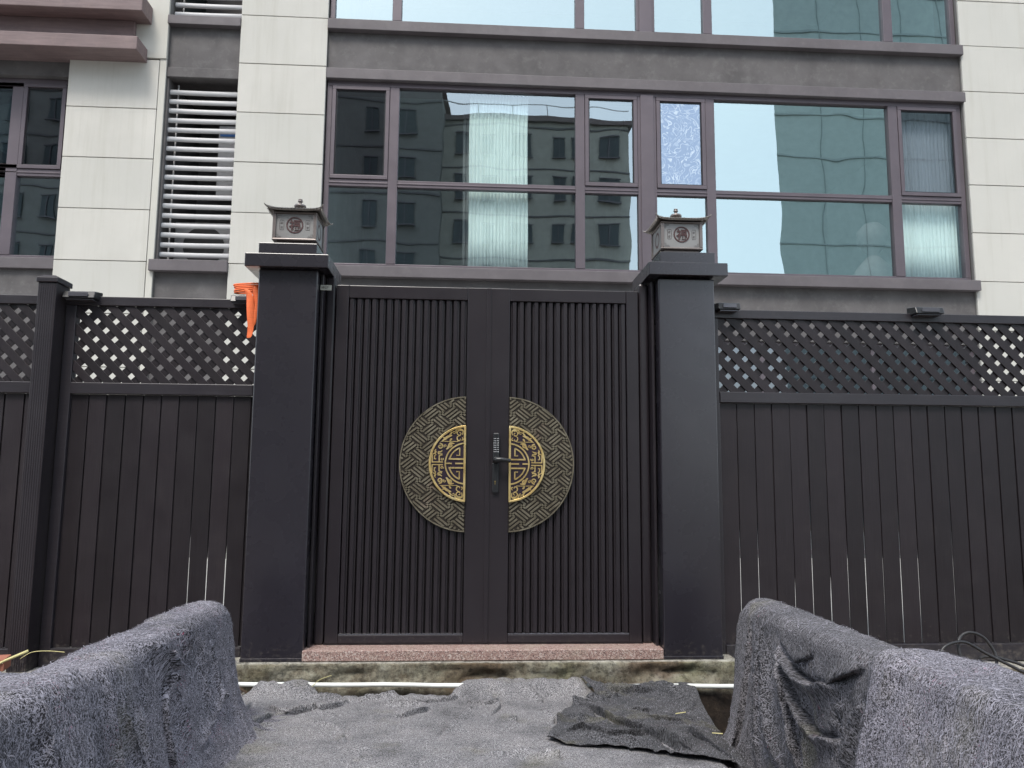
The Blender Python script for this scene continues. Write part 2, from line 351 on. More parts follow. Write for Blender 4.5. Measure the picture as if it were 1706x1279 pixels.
def clip_strip(cx, cz, dx, dz, wd, rect):
    x0, x1, z0, z1 = rect; l = math.hypot(dx, dz); dx /= l; dz /= l; nx, nz = -dz*wd/2, dx*wd/2; L = 20
    poly = [(cx-dx*L-nx, cz-dz*L-nz), (cx+dx*L-nx, cz+dz*L-nz), (cx+dx*L+nx, cz+dz*L+nz), (cx-dx*L+nx, cz-dz*L+nz)]
    for ax, lim, sg in ((0, x0, 1), (0, x1, -1), (1, z0, 1), (1, z1, -1)):
        out = []
        for k in range(len(poly)):
            a, b = poly[k], poly[(k+1) % len(poly)]; ia = (a[ax]-lim)*sg >= 0; ib = (b[ax]-lim)*sg >= 0
            if ia: out.append(a)
            if ia != ib:
                u = (lim-a[ax])/(b[ax]-a[ax]); out.append((a[0]+(b[0]-a[0])*u, a[1]+(b[1]-a[1])*u))
        poly = out
        if len(poly) < 3: return None
    return poly
def vnoise(seed):
    rs = np.random.RandomState(seed); G = rs.rand(64, 64)
    def f(x, y):
        x = np.asarray(x, float); y = np.asarray(y, float)
        xi = np.floor(x).astype(int); yi = np.floor(y).astype(int); fx = x-xi; fy = y-yi; fx = fx*fx*(3-2*fx); fy = fy*fy*(3-2*fy)
        g = lambda a, b: G[a % 64, b % 64]
        return (g(xi, yi)*(1-fx)+g(xi+1, yi)*fx)*(1-fy)+(g(xi, yi+1)*(1-fx)+g(xi+1, yi+1)*fx)*fy
    return f
def fbm(f, x, y, o=4):
    s = 0; a = .5
    for k in range(o): s = s+a*(f(x*2**k+17*k, y*2**k+5*k)-.5); a *= .5
    return s
def grid_mesh(name, P, m, smooth=True, uv=None):
    nx, ny = P.shape[:2]; idx = np.arange(nx*ny).reshape(nx, ny)
    f = np.stack([idx[:-1, :-1], idx[1:, :-1], idx[1:, 1:], idx[:-1, 1:]], -1).reshape(-1, 4)
    me = bpy.data.meshes.new(name); me.from_pydata(P.reshape(-1, 3).tolist(), [], f.tolist()); me.materials.append(m)
    if smooth: me.polygons.foreach_set('use_smooth', [True]*len(me.polygons))
    if uv is not None:
        l = me.uv_layers.new(name='UVMap'); U = uv.reshape(-1, 2)[f.reshape(-1)]; l.data.foreach_set('uv', U.reshape(-1).astype(np.float32))
    me.update(); return me

# ------------------------------------------------------------------ ground
fn = vnoise(3)
def ground_h(X, Y):
    X = np.asarray(X, float); Y = np.asarray(Y, float)
    ss = lambda a, b, t: (lambda u: u*u*(3-2*u))(np.clip((t-a)/(b-a), 0, 1))
    h = -.215+0*X
    outer = ss(1.16, 1.28, np.abs(X)); h = h*(1-outer)+(-.125)*outer
    trench = ss(.90, 1.02, X)*ss(1.45, 1.30, X)*ss(-1.25, -.95, Y); h = h*(1-trench)+(-.60)*trench
    h = h-.5*ss(-2.0, -3.6, Y)*(1-outer) - .6*ss(-3.0, -4.6, Y)*outer
    h = h+fbm(fn, X*3+20, Y*3+20, 5)*(.05*(1-np.clip((1.1-np.abs(X))/.2, 0, 1)*.7))
    h = np.maximum(h, -.80)
    return h
gx = np.concatenate([np.linspace(-14, -3.2, 20)[:-1], np.linspace(-3.2, 3.2, 220), np.linspace(3.2, 14, 20)[1:]])
gy = np.concatenate([np.linspace(-9, -3.4, 20)[:-1], np.linspace(-3.4, -.10, 120)])
X, Y = np.meshgrid(gx, gy, indexing='ij')
Hh = ground_h(X, Y); Hh[:, 0] = -.9; Hh[:, 1] = -.85
tag(link('ground', grid_mesh('ground', np.stack([X, Y, Hh], -1), M['dirt'])), kind='structure')
tag(part('road', MB().box(-300, 300, -300, -8.2, -.95, -.78), M['road']), kind='structure')
tag(part('courtyard_floor', B(-16, 16, .16, 5.2, -.2, -.045), M['court']), kind='structure')
tag(part('ground', B(-300, 300, 5.2, 300, -.5, -.06), M['dirt']), kind='structure')

# foundation: rough broken concrete edge under the gate, lower strip under the fences
def foundation(x0, x1, top, nx, name='foundation'):
    xs = np.linspace(x0, x1, nx); prof = [(.16, top), (-.05, top), (-.125, top), (-.148, top-.003), (-.15, top-.012), (-.146, top-.03), (-.14, top-.05), (-.138, top-.07), (-.14, top-.09), (-.145, top-.12), (-.15, top-.16), (-.15, top-.3), (-.15, -.75)]
    P = np.zeros((nx, len(prof), 3))
    for j, (yy, zz) in enumerate(prof):
        amp = 0 if j < 2 else (.004 if j < 5 else .035)
        P[:, j, 0] = xs; P[:, j, 1] = yy-amp*fbm(fn, xs*9+j*.5, np.full(nx, j*.45), 4)*1.6; P[:, j, 2] = zz+(.004 if j in (2, 3, 4) else .006)*fbm(fn, xs*14, np.full(nx, j*.8), 4)*(j > 1)
        if j > 5: P[:, j, 1] += .05*np.clip(fbm(fn, xs*3+9, np.full(nx, j*.2), 3)*3-.2, 0, 1)
    o = link(name, grid_mesh(name, P, M['conc'])); tag(o, kind='structure'); return o
foundation(-1.30, 1.30, -.052, 420)
foundation(-14, -1.30, -.098, 300); foundation(1.30, 14, -.098, 400)

# ------------------------------------------------------------------ the apartment building
bld = thing('apartment_building', 'cream panelled apartment building with grey bands and wide bluish windows behind the gate', 'building', (0, 4.8, 0))
Y0 = 4.8
z_j = [3.345+.625*k for k in range(-6, 11)]
def pilaster(x0, x1, px0, px1, ztop):
    part('wall', B(x0, x1, Y0+.03, Y0+.5, -.06, 9.8), M['joint'], bld)
    for a, b in zip(z_j[:-1], z_j[1:]):
        if b > ztop+.01: break
        part('wall_panel', B(px0, px1, Y0+random.uniform(-.002, .002), Y0+.028, max(a, -.05)+.005, b-.004), M['panel'], bld, .004)
pilaster(-2.93, -1.885, -2.93, -1.885, 9.8)
pilaster(6.19, 9.4, 6.195, 9.4, 9.8)
pilaster(-4.92, -3.79, -4.915, -3.872, 5.85)
part('corner_strip', B(-3.866, -3.79, Y0+.004, Y0+.029, -.05, 5.86), M['cream'], bld, .004)
part('upper_wall', B(-4.3, -3.79, Y0-.012, Y0+.029, 5.862, 9.8), M['cream'], bld, .004)
# grey bands of the main bay
def band(x0, x1, y0, y1, z0, z1, m='render', n='spandrel'): return part(n, B(x0, x1, y0, y1, z0, z1), M[m], bld, .006)
XL, XR = -1.882, 6.187
part('spandrel', B(XL, XR, Y0+.05, Y0+.45, 5.835, 6.325), M['render'], bld)
band(XL, XR+.02, Y0-.035, Y0+.45, 6.327, 6.46, 'sill', 'window_sill')
band(XL, XR+.03, Y0-.005, Y0+.45, 5.70, 5.833, 'sill', 'lintel')
band(XL, XR+.03, Y0-.06, Y0+.2, 3.215, 3.345, 'sill', 'window_sill')
part('spandrel', B(XL, XR, Y0+.04, Y0+.4, 2.55, 3.213), M['render'], bld)
part('spandrel', B(XL, XR, Y0+.04, Y0+.4, 8.95, 9.8), M['render'], bld)
# louvre bay
part('spandrel', B(-3.788, -2.932, Y0+.06, Y0+.4, 5.78, 6.31), M['render'], bld)
band(-3.788, -2.932, Y0+.03, Y0+.4, 5.655, 5.778, 'render', 'lintel')
band(-3.80, -2.932, Y0-.02, Y0+.4, 6.312, 6.425, 'sill', 'window_sill')
band(-3.83, -2.932, Y0-.04, Y0+.3, 3.235, 3.37, 'sill', 'window_sill')
part('spandrel', B(-3.788, -2.932, Y0+.06, Y0+.4, -.05, 3.233), M['render'], bld)
part('louvre_recess', MB().box(-3.788, -2.932, Y0+1.2, Y0+1.25, 3.3, 9.5).box(-3.788, -3.765, Y0+.05, Y0+1.2, 3.37, 5.655).box(-3.788, -2.932, Y0+.41, Y0+1.2, 5.7, 6.3).box(-3.788, -2.932, Y0+.31, Y0+1.2, 3.2, 3.3), M['render'], bld)
def slat_mesh():
    mb = MB(); n = 10; prof = [(.022*math.cos(2*math.pi*k/n), .031*math.sin(2*math.pi*k/n)) for k in range(n)]
    i0 = 0; xs = [-.415, -.2, 0, .2, .415]
    for x in xs:
        for a, b in prof: mb.v.append((x, a*.9, b-.004*math.cos(x*3.5)))
    for k in range(len(xs)-1):
        for j in range(n): mb.f.append((k*n+j, k*n+(j+1) % n, (k+1)*n+(j+1) % n, (k+1)*n+j))
    mb.f += [tuple(range(n)), tuple(range(4*n+n-1, 4*n-1, -1))]
    return mb.mesh('louvre_slat', M['slat'], True)
sm = slat_mesh()
for k in range(18):
    o = link('louvre_slat', sm, bld); o.location = (-3.352, .12, 5.50-k*.1195); o.rotation_euler = (random.uniform(-.1, .1), random.uniform(-.008, .008), 0)
for k in range(14):
    o = link('louvre_slat', sm, bld); o.location = (-3.352, .12, 6.52+k*.1195); o.rotation_euler = (0, random.uniform(-.008, .008), 0)
part('louvre_rod', B(-3.70, -3.685, Y0+.17, Y0+.185, 3.38, 5.62), M['rod'], bld)
part('louvre_rod', B(-3.70, -3.685, Y0+.17, Y0+.185, 6.44, 8.6), M['rod'], bld)
# left bay: two brown ledges with a band between, recessed window below
def ledge(z0, z1, xr, n='cornice'): return part(n, B(-9.5, xr, Y0-.30, Y0+.3, z0, z1), M['ledge'], bld, .008)
ledge(5.80, 5.965, -4.015); ledge(6.285, 6.50, -3.985)
part('bay_wall', B(-9.5, -4.16, Y0-.08, Y0+.2, 5.967, 6.283), M['ledge'], bld, .005)
part('bay_wall', B(-9.5, -4.30, Y0-.08, Y0+.2, 6.502, 9.8), M['ledge'], bld, .005)
part('spandrel', B(-9.5, -4.922, Y0+.06, Y0+.4, 5.62, 5.798), M['render'], bld)
band(-9.5, -4.922, Y0+.02, Y0+.4, 3.24, 3.37, 'sill', 'window_sill')
part('spandrel', B(-9.5, -4.922, Y0+.07, Y0+.4, -.05, 3.238), M['render'], bld)
# windows
def window(x0, x1, z0, z1, y, verts, zt, sashes, glassfn, mw=.10, trans=.085):
    """frame ring, mullions, transom; each pane and each opening sash is its own piece"""
    fr = MB().box(x0, x1, y, y+.09, z0, z0+.055).box(x0, x1, y, y+.09, z1-.06, z1).box(x0, x0+.06, y+.001, y+.088, z0+.055, z1-.06).box(x1-.06, x1, y+.001, y+.088, z0+.055, z1-.06)
    W = part('window', fr, M['frame'], bld, .004)
    xs = [x0+.06]
    for (c, wd) in verts:
        part('mullion', B(c-wd/2, c+wd/2, y-.004, y+.086, z0+.055, z1-.06), M['frame'], W, .005)
        if wd > .15:
            part('mullion', B(c-wd/2+.035, c+wd/2-.035, y-.024, y-.005, z0+.03, z1-.04), M['frame'], W, .005)
        xs += [c-wd/2, c+wd/2]
    xs.append(x1-.06)
    cells = [(xs[i], xs[i+1]) for i in range(0, len(xs), 2)]
    for ci, (a, b) in enumerate(cells):
        rows = [(z0+.055, z1-.06)] if zt is None else [(z0+.055, zt-trans/2), (zt+trans/2, z1-.06)]
        if zt is not None:
            part('transom', MB().box(a, b, y+.004, y+.08, zt-trans/2, zt+trans/2).box(a, b, y-.004, y+.004, zt-.008, zt+.008), M['frame'], W, .003)
        for ri, (c, d) in enumerate(rows):
            yy = y+.045
            if (ci, ri) in sashes:
                s = .05; q = MB().box(a+.004, b-.004, y-.012, y+.05, c+.004, c+s).box(a+.004, b-.004, y-.012, y+.05, d-s, d-.004).box(a+.004, a+s, y-.011, y+.049, c+s, d-s).box(b-s, b-.004, y-.011, y+.049, c+s, d-s)
                part('sash', q, M['frame'], W, .004)
                s2 = s+.002; g = MB().box(a+s2, b-s2, y+.01, y+.03, c+s2, c+s2+.014).box(a+s2, b-s2, y+.01, y+.03, d-s2-.014, d-s2).box(a+s2, a+s2+.012, y+.011, y+.029, c+s2+.014, d-s2-.014).box(b-s2-.012, b-s2, y+.011, y+.029, c+s2+.014, d-s2-.014)
                part('gasket', g, M['black'], W)
                a2, b2, c2, d2 = a+s+.014, b-s-.014, c+s+.016, d-s-.016; yy = y+.018
            else: a2, b2, c2, d2 = a, b, c, d
            mb = MB(); i = 0; mb.v = [(a2, yy, c2), (b2, yy, c2), (b2, yy, d2), (a2, yy, d2)]; mb.f = [(0, 1, 2, 3)]
            part('pane', mb, M[glassfn(ci, ri)], W)
    return W
mv = [(-1.05, .115), (1.245, .115), (2.085, .235), (2.89, .115), (5.27, .12)]
def gsel(ci, ri):
    if (ci, ri) == (0, 1): return 'glassdim'
    if (ci, ri) == (3, 1): return 'glasswavy'
    if (ci, ri) == (5, 1): return 'glassdim'
    return 'glasscurtain' if ci in (1, 5) else ('glassright' if ci > 2 else 'glass')
window(-1.872, 6.175, 3.347, 5.698, Y0+.06, mv, 4.405, {(0, 1), (2, 1), (3, 1), (5, 1)}, gsel)
window(-1.872, 6.175, 6.462, 8.948, Y0+.06, mv, 7.6, {(0, 1), (2, 1), (3, 1), (5, 1)}, lambda a, b: 'glassup')
window(-1.872, 6.175, .0, 2.548, Y0+.10, [(-.6, .1), (.8, .1), (2.2, .1), (3.5, .1), (4.9, .1)], None, set(), lambda a, b: 'glassdim')
window(-9.4, -4.93, 3.372, 5.618, Y0+.14, [(-5.56, .13), (-7.0, .12), (-8.2, .12)], 4.44, {(3, 1), (1, 1)}, lambda a, b: 'glassdim' if (a, b) == (3, 1) else 'glass')
window(-9.4, -4.4, 6.6, 8.9, Y0-.06, [(-5.9, .1), (-7.4, .1)], None, set(), lambda a, b: 'glass')
# rooms
def room(x0, x1, z0, z1, y1=8.6, y0=Y0+.46):
    mb = MB().box(x0, x1, y1, y1+.1, z0, z1).box(x0-.1, x0, y0, y1, z0, z1).box(x1, x1+.1, y0, y1, z0, z1).box(x0-.1, x1+.1, y0, y1+.1, z0-.1, z0-.001).box(x0-.1, x1+.1, y0, y1+.1, z1+.001, z1+.1)
    part('room', mb, M['room'], bld)
room(-1.9, 2.06, 3.2, 5.9); room(2.2, 6.2, 3.2, 5.9); room(-1.9, 6.2, 6.3, 9.1); room(-1.9, 6.2, .0, 2.7); room(-9.4, -4.9, 3.2, 5.8, 8.6, Y0+.41); room(-9.4, -4.3, 6.3, 9.1, 8.6, Y0+.41)
part('roof', B(-9.6, 9.5, Y0-.05, 9.4, 9.802, 10.1), M['ledge'], bld)
part('wall', B(-9.5, 9.4, 9.0, 9.3, -.05, 9.8), M['render'], bld)
part('wall', MB().box(-9.6, -9.5, Y0+.06, 9.3, -.05, 9.8).box(9.3, 9.4, Y0+.51, 9.0, -.05, 9.8), M['render'], bld)
# curtains
def curtain(x0, x1, z0, z1, y, n, seed, label, m='curtain', amp=.011):
    rs = random.Random(seed); xs = np.linspace(x0, x1, n); ph = np.cumsum([rs.uniform(.35, 1.1) for _ in range(n)])
    zz = np.linspace(z0, z1, 6); P = np.zeros((n, 6, 3))
    for j, z in enumerate(zz):
        P[:, j, 0] = xs+.006*math.sin(j*1.3); P[:, j, 1] = y+amp*np.sin(ph+.12*j); P[:, j, 2] = z
    o = link('curtain', grid_mesh('curtain', P, M[m])); s = o.modifiers.new('thick', 'SOLIDIFY'); s.thickness = .003
    tag(o, label, 'curtain'); return o
curtain(-.125, .610, 3.33, 5.66, 5.01, 150, 1, 'white pleated curtain hanging in the middle of the left half of the window')
curtain(5.34, 6.12, 3.33, 5.68, 5.01, 150, 2, 'pale pleated curtain at the far right end of the wide window')
curtain(-.2, -.13, 3.33, 5.66, 5.16, 16, 3, 'narrow curtain edge gathered beside the white pleated curtain', 'drape')
# pale draped bundle of unclear kind inside the right window
mb = MB().lathe(5.36, 5.65, [(.42, 3.31), (.34, 3.5), (.22, 3.72), (.1, 3.86), (.06, 3.9), (.13, 3.98), (.2, 4.12), (.19, 4.25), (.1, 4.34), (.01, 4.36)], 28)
o = part('draped_bundle', mb, M['drape'], None, 0, True); tag(o, 'pale rounded draped bundle inside the right window next to the curtain', 'draped bundle')
# ac units behind the louvres
t = thing('air_conditioner', 'grey air conditioner unit with a blue label behind the upper louvre slats', 'air conditioner', (-3.12, 5.3, 4.2))
part('case', B(-3.24, -2.95, 5.15, 5.5, 4.3, 5.2), M['ac'], t, .01); part('label_strip', B(-3.22, -3.02, 5.143, 5.149, 5.06, 5.135), M['blue'], t); part('bracket', B(-3.24, -2.95, 5.15, 5.6, 4.24, 4.298), M['acdark'], t)
t = thing('air_conditioner', 'grey air conditioner unit with a round dark fan behind the lowest louvre slats', 'air conditioner', (-3.35, 5.3, 3.4))
part('case', B(-3.74, -2.96, 5.25, 5.6, 3.38, 3.98), M['ac'], t, .01)
mb = MB(); n = 28; cxx, czz = -3.38, 3.68; mb.prism([(cxx+.25*math.cos(2*math.pi*k/n), czz+.25*math.sin(2*math.pi*k/n)) for k in range(n)], 5.243, 5.249); part('fan_grille', mb, M['acdark'], t)

# ------------------------------------------------------------------ buildings across the street, seen only as reflections
wm = MB().box(-.75, .75, 0, .12, -.85, .85).mesh('window', M['oppw']); fm = MB().box(-.04, .04, 0, .08, -.85, .85).box(-.85, .85, 0, .1, .86, .95).box(-.85, .85, 0, .14, -.95, -.86).mesh('window_frame', M['frame'])
def block(x0, x1, yf, zt, label, cols, st, mat, seed):
    rs = random.Random(seed); op = thing('apartment_block', label, 'building', ((x0+x1)/2, yf-5, 0))
    part('wall', B(x0, x1, yf-11, yf, -.8, zt), M[mat], op)
    part('roof', B(x0-.3, x1+.3, yf-11.3, yf+.3, zt+.002, zt+.35), M['ledge'], op)
    for k in range(int((x1-x0)/2.4)): part('railing_post', B(x0+.2+k*2.4, x0+.26+k*2.4, yf-.06, yf, zt+.352, zt+1.3), M['rod'], op)
    part('roof_railing', B(x0, x1, yf-.06, yf, zt+1.302, zt+1.36), M['rod'], op)
    nz = int(zt/3.05)
    for z in range(nz+1): part('floor_band', B(x0, x1+.02, yf+.002, yf+.07, .2+z*3.05, .30+z*3.05), M['sill'], op)
    for x in cols:
        for z in range(nz):
            o = link('window', wm, op); o.location = (x-(x0+x1)/2, 5.02, 1.95+z*3.05); o.scale = (.55+.3*((int(x*3)+1) % 2), 1, .82)
            f = link('window_frame', fm, op); f.location = (x-(x0+x1)/2, 5.15, 1.95+z*3.05); f.scale = o.scale
block(-2.2, 10.85, -36, 25.0, 'beige apartment block with a roof railing, mirrored in the middle of the window', [9.4, 7.2, 5.9, 3.4, 1.2, -.6], 3, 'opp', 1)
block(-34, -1.9, -33, 26.6, 'darker taller apartment block, mirrored in the left end of the window', [-4.2-2.7*k+(.5 if k % 2 else 0) for k in range(11)], 3, 'opp3', 2)
tw = thing('tower_block', 'tall grey green tower across the street, mirrored in the right half of the window', 'building', (34, -40, 0))
fp = [(21.3, -36), (46, -36), (46, -54), (31, -54)]
mb = MB(); mb.v = [(a, b, -.8) for a, b in fp]+[(a, b, 90) for a, b in fp]; mb.f = [(0, 1, 2, 3), (7, 6, 5, 4)]+[(k, k+4, (k+1) % 4+4, (k+1) % 4) for k in range(4)]
part('wall', mb, M['opp2'], tw)
for z in range(28): part('floor_band', B(21.28, 46.02, -35.998, -35.92, 1.5+z*3.1, 1.62+z*3.1), M['oppj'], tw)
for k in range(7): part('panel_joint', B(24.4+k*3.1, 24.46+k*3.1, -35.997, -35.94, 0, 89), M['oppj'], tw)

# ------------------------------------------------------------------ gate pillars
def pillar(sx, cxp, label, dz):
    t = thing('gate_pillar', label, 'pillar', (cxp, .04, -.05), 'dark pillars either side of the gate')
    part('shaft', B(cxp-.155, cxp+.155, -.12, .2, -.052, 1.965), M['pillar'], t, .006)
    part('base_strip', MB().box(cxp-.158, cxp+.158, -.1215, .2, -.051, -.034), M['pillar'], t, .002)
    part('cap', B(cxp-.217, cxp+.217, -.172, .25, 1.966+dz, 2.038+dz), M['pillar'], t, .003)
    part('plinth', B(cxp-.152, cxp+.152, -.155, .19, 2.039+dz, 2.10+dz), M['pillar'], t, .003)
    for q in (-.11, .0, .11):
        part('screw', MB().lathe(cxp+q, 0, [(.004, 0), (.004, .002)], 8), M['rod'], t) if False else None
    return t
pillar(-1, -1.072, 'dark square metal clad pillar left of the double gate', 0)
pillar(1, 1.077, 'dark square metal clad pillar right of the double gate', .006)
# rolled corner trims on the pillars and gate jambs: one fixed frame
gf = thing('doorway', 'dark metal door frame with rounded jambs between the two pillars', 'door frame', (0, .03, 0))
for s in (-1, 1):
    a, b = sorted((s*.842, s*.893)); part('jamb', B(a, b, .008, .12, .004, 1.965), M['gate'], gf, .012)
    a, b = sorted((s*.897, s*.912)); part('jamb_strip', B(a, b, -.055, .12, .004, 1.962), M['gate'], gf, .003)
for s in (-1, 1):
    a, b = sorted((s*.80, s*.875)); part('hinge_gap_strip', B(a, b, .1205, .13, .004, 1.93), M['gate'], gf)  # unseen backing strip added to hide the light line at the hinge
part('threshold_strip', B(-.84, .84, .0, .09, .0065, .011), M['gate'], gf)

# ------------------------------------------------------------------ gate leaves (built as the left one, mirrored numerically)
CZ = .948
def arc(cx, cz, r, a0, a1, n): return [(cx+r*math.cos(a0+(a1-a0)*k/n), cz+r*math.sin(a0+(a1-a0)*k/n)) for k in range(n+1)]
def leaf(s, label):
    X = lambda u: s*u                                    # u: distance from the gate's middle
    t = thing('gate_leaf', label, 'gate', (s*.83, .03, .012), 'leaves of the double gate')
    def bx(u0, u1, y0, y1, z0, z1): a, b = sorted((X(u0), X(u1))); return B(a, b, y0, y1, z0, z1)
    part('stile', bx(.003, .117, 0, .05, .012, 1.918), M['gate'], t, .003)
    part('stile', bx(.768, .835, 0, .05, .012, 1.918), M['gate'], t, .003)
    part('top_rail', bx(.1175, .7675, .0005, .05, 1.847, 1.9175), M['gate'], t, .003)
    part('bottom_rail', bx(.1175, .7675, .0005, .05, .0125, .053), M['gate'], t, .003)
    part('bead', bx(.119, .766, .004, .03, .0535, .0585), M['lens'], t, .001)
    part('back_panel', bx(.06, .80, .0505, .056, .03, 1.90), M['gate'], t)
    n = 16; pit = .65/n
    prof = MB(); w2 = pit/2
    # ridge: raised flat with sloping right flank and a lower shelf
    poly = [(-w2+.0035, .034), (-w2+.0045, .010), (-w2+.0065, .007), (w2-.0155, .007), (w2-.0137, .010), (w2-.0132, .019), (w2-.0045, .020), (w2-.0035, .034)]
    k0 = len(poly)
    for z in (-.892, .892): prof.v += [(s*a*-1, b, z) for a, b in poly]
    for k in range(k0): q = (k+1) % k0; prof.f.append((k, q, k0+q, k0+k) if s < 0 else (k, k0+k, k0+q, q))
    prof.f += [tuple(range(k0)), tuple(range(2*k0-1, k0-1, -1))]
    sm_ = prof.mesh('ribbed_slat', M['gate'])
    for k in range(n):
        o = link('ribbed_slat', sm_, t, .0012); o.location = (X(.1175+pit*(k+.5))-t.location.x, -t.location.y, .953-t.location.z)
    if s > 0: part('cover_strip', bx(-.011, .014, -.006, -.0005, .013, 1.917), M['gate'], t, .002)
    # half disc plate
    cu, R = .108, .363; a_ = math.acos(.0095/R)
    def half(Rr, u_in, seg=64):
        am = math.acos((u_in-cu)/Rr); return [(X(cu+Rr*math.cos(a)), CZ+Rr*math.sin(a)) for a in [am-2*am*k/seg for k in range(seg+1)]]
    def ccw(pl):
        ar = sum(pl[i][0]*pl[(i+1) % len(pl)][1]-pl[(i+1) % len(pl)][0]*pl[i][1] for i in range(len(pl))); return pl if ar > 0 else pl[::-1]
    dk = part('fret_plaque', MB().prism(ccw(half(R, .1175)), -.004, .0085), M['bronzedark'], t, .001)
    rim = MB(); rim.ribbon(half(R-.003, .1175), .006, -.0085, -.004); part('plaque_rim', rim, M['bronze'], dk)
    # key fret relief, clipped to the half disc
    fr = MB(); q = .0183; nn = 4; th = math.radians(52 if s > 0 else 128)
    e1 = (math.cos(math.radians(38)), math.sin(math.radians(38))); e2 = (math.cos(math.radians(142)), math.sin(math.radians(142)))
    segs = []
    for i in range(-9, 10):
        for j in range(-9, 10):
            c = 1 if (i+j) % 2 == 0 else -1; ox, oy = i*nn, j*nn
            for rot in range(4):
                dx, dy = [(1, 0), (0, 1), (-1, 0), (0, -1)][rot]; hx, hy = (dy, -dx) if c > 0 else (-dy, dx)
                segs.append(((ox, oy), (ox+dx, oy+dy)))
                segs.append(((ox+dx, oy+dy), (ox+dx+hx*nn/2, oy+dy+hy*nn/2)))
            # middle bar of each cell: bars run vertical / horizontal alternately
            mxx, myy = ox+nn/2, oy+nn/2
            if c > 0: segs.append(((mxx-nn/2, myy), (mxx+nn/2, myy)))
            else: segs.append(((mxx, myy-nn/2), (mxx, myy+nn/2)))
    r0 = .207
    for (a, b) in segs:
        L = math.hypot(b[0]-a[0], b[1]-a[1]); n_ = max(1, int(L*3)); run = []
        for k in range(n_+1):
            g = (a[0]+(b[0]-a[0])*k/n_, a[1]+(b[1]-a[1])*k/n_)
            x = (g[0]*e1[0]+g[1]*e2[0])*q+.02; z = (g[0]*e1[1]+g[1]*e2[1])*q
            u = x; ok = (u > .1195) and ((u-cu)**2+z*z < (R-.007)**2) and ((u-cu)**2+z*z > (r0-.012)**2)
            if ok: run.append((X(u), CZ+z))
            if (not ok or k == n_) and len(run) > 1: fr.ribbon(run, .0086, -.0085, -.004); run = []
            elif not ok: run = []
    o = part('key_fret', fr, M['bronze'], dk)
    # medallion
    rm = .2045
    md = part('medallion', MB().prism(ccw(half(rm-.002, .1165)), -.017, -.0045), M['purple'], t, .001)
    g = MB(); g.ribbon(half(rm-.005, .1165), .0105, -.024, -.017); g.ribbon([(X(.1215), CZ-rm+.008), (X(.1215), CZ+rm-.008)], .0105, -.0242, -.0171)
    part('gold_rim', g, M['gold'], md, .0012)
    U = rm; P2 = lambda u, v: (X(.1165+u*U), CZ+v*U)
    g = MB(); ya, yb = -.0215, -.0168
    def rb(pts, wd, a=ya): g.ribbon([P2(u, v) for u, v in pts], [x*U for x in wd] if isinstance(wd, (list, tuple)) else wd*U, a, yb)
    rb([(.53*math.cos(a), .53*math.sin(a)) for a in np.linspace(-1.47, 1.47, 40)], .035)
    for v in (1, -1):
        rb([(.05, v*.115), (.44, v*.115)], .036)
        rb([(.435*math.cos(a), v*.435*math.sin(a)) for a in np.linspace(.27, 1.2, 14)]+[(.157, v*.40), (.157, v*.21), (.24, v*.215)], .032, -.0212)
        rb([(.07, v*.56), (.02, v*.56)], .02) if False else None
        def sp(cu_, cv_, r, a0, turns, w, n=22): rb([(cu_+r*(1-.8*k/n)*math.cos(a0+turns*2*math.pi*k/n), v*(cv_+r*(1-.8*k/n)*math.sin(a0+turns*2*math.pi*k/n))) for k in range(n+1)], [w*(1-.45*k/n) for k in range(n+1)], ya+.0004*random.random())
        def cv(pts, w):
            out = []
            for k in range(len(pts)-1):
                p0 = pts[max(k-1, 0)]; p1 = pts[k]; p2 = pts[k+1]; p3 = pts[min(k+2, len(pts)-1)]
                for m in range(5):
                    tt = m/5; out.append(tuple(.5*((2*p1[d])+(-p0[d]+p2[d])*tt+(2*p0[d]-5*p1[d]+4*p2[d]-p3[d])*tt*tt+(-p0[d]+3*p1[d]-3*p2[d]+p3[d])*tt**3) for d in (0, 1)))
            out.append(pts[-1]); nn_ = len(out)
            rb([(a, v*b) for a, b in out], [w*(.35+.9*math.sin(math.pi*(k+.5)/nn_)) for k in range(nn_)], ya+.0004*random.random())
        rb([(.20, v*.575), (.655, v*.575)], .016)
        sp(.165, .79, .085, 2.2, -1.15, .028); cv([(.245, .79), (.26, .87), (.17, .905), (.08, .86), (.09, .75)], .032)
        cv([(.13, .74), (.22, .70), (.22, .62), (.16, .60), (.14, .65)], .024); cv([(.10, .69), (.07, .63), (.12, .61)], .02)
        sp(.31, .80, .045, 0, 1.1, .02)
        cv([(.62, .585), (.52, .66), (.46, .70), (.36, .74)], .05); cv([(.52, .60), (.55, .66), (.60, .68)], .025); cv([(.44, .73), (.38, .80), (.40, .84)], .03); cv([(.42, .585), (.39, .63), (.36, .645)], .035)
        sp(.67, .445, .075, 1.4, 1.3, .034); sp(.535, .455, .04, -1, 1.1, .022)
        cv([(.30, .52), (.40, .53), (.43, .48), (.47, .40), (.51, .37)], .045); cv([(.38, .535), (.37, .46), (.42, .42)], .03)
        cv([(.775, .37), (.80, .33), (.78, .29), (.83, .26)], .034); cv([(.61, .335), (.66, .30), (.71, .29), (.70, .25), (.64, .25)], .034); cv([(.61, .26), (.64, .24), (.60, .21)], .02)
        rb([(.885, v*.035), (.59, v*.035)], .026, ya-.0002); rb([(.872, v*.045), (.872, v*.24), (.80, v*.265), (.775, v*.225), (.81, v*.20), (.815, v*.12), (.77, v*.115)], .03)
        rb([(.69, v*.045), (.69, v*.20), (.63, v*.215)], .03); sp(.62, .115, .04, 2.6, 1.1, .022)
    rb([(.06, 0), (.27, 0)], .034); rb([(.36, 0), (.515, 0)], .034, ya-.0003)
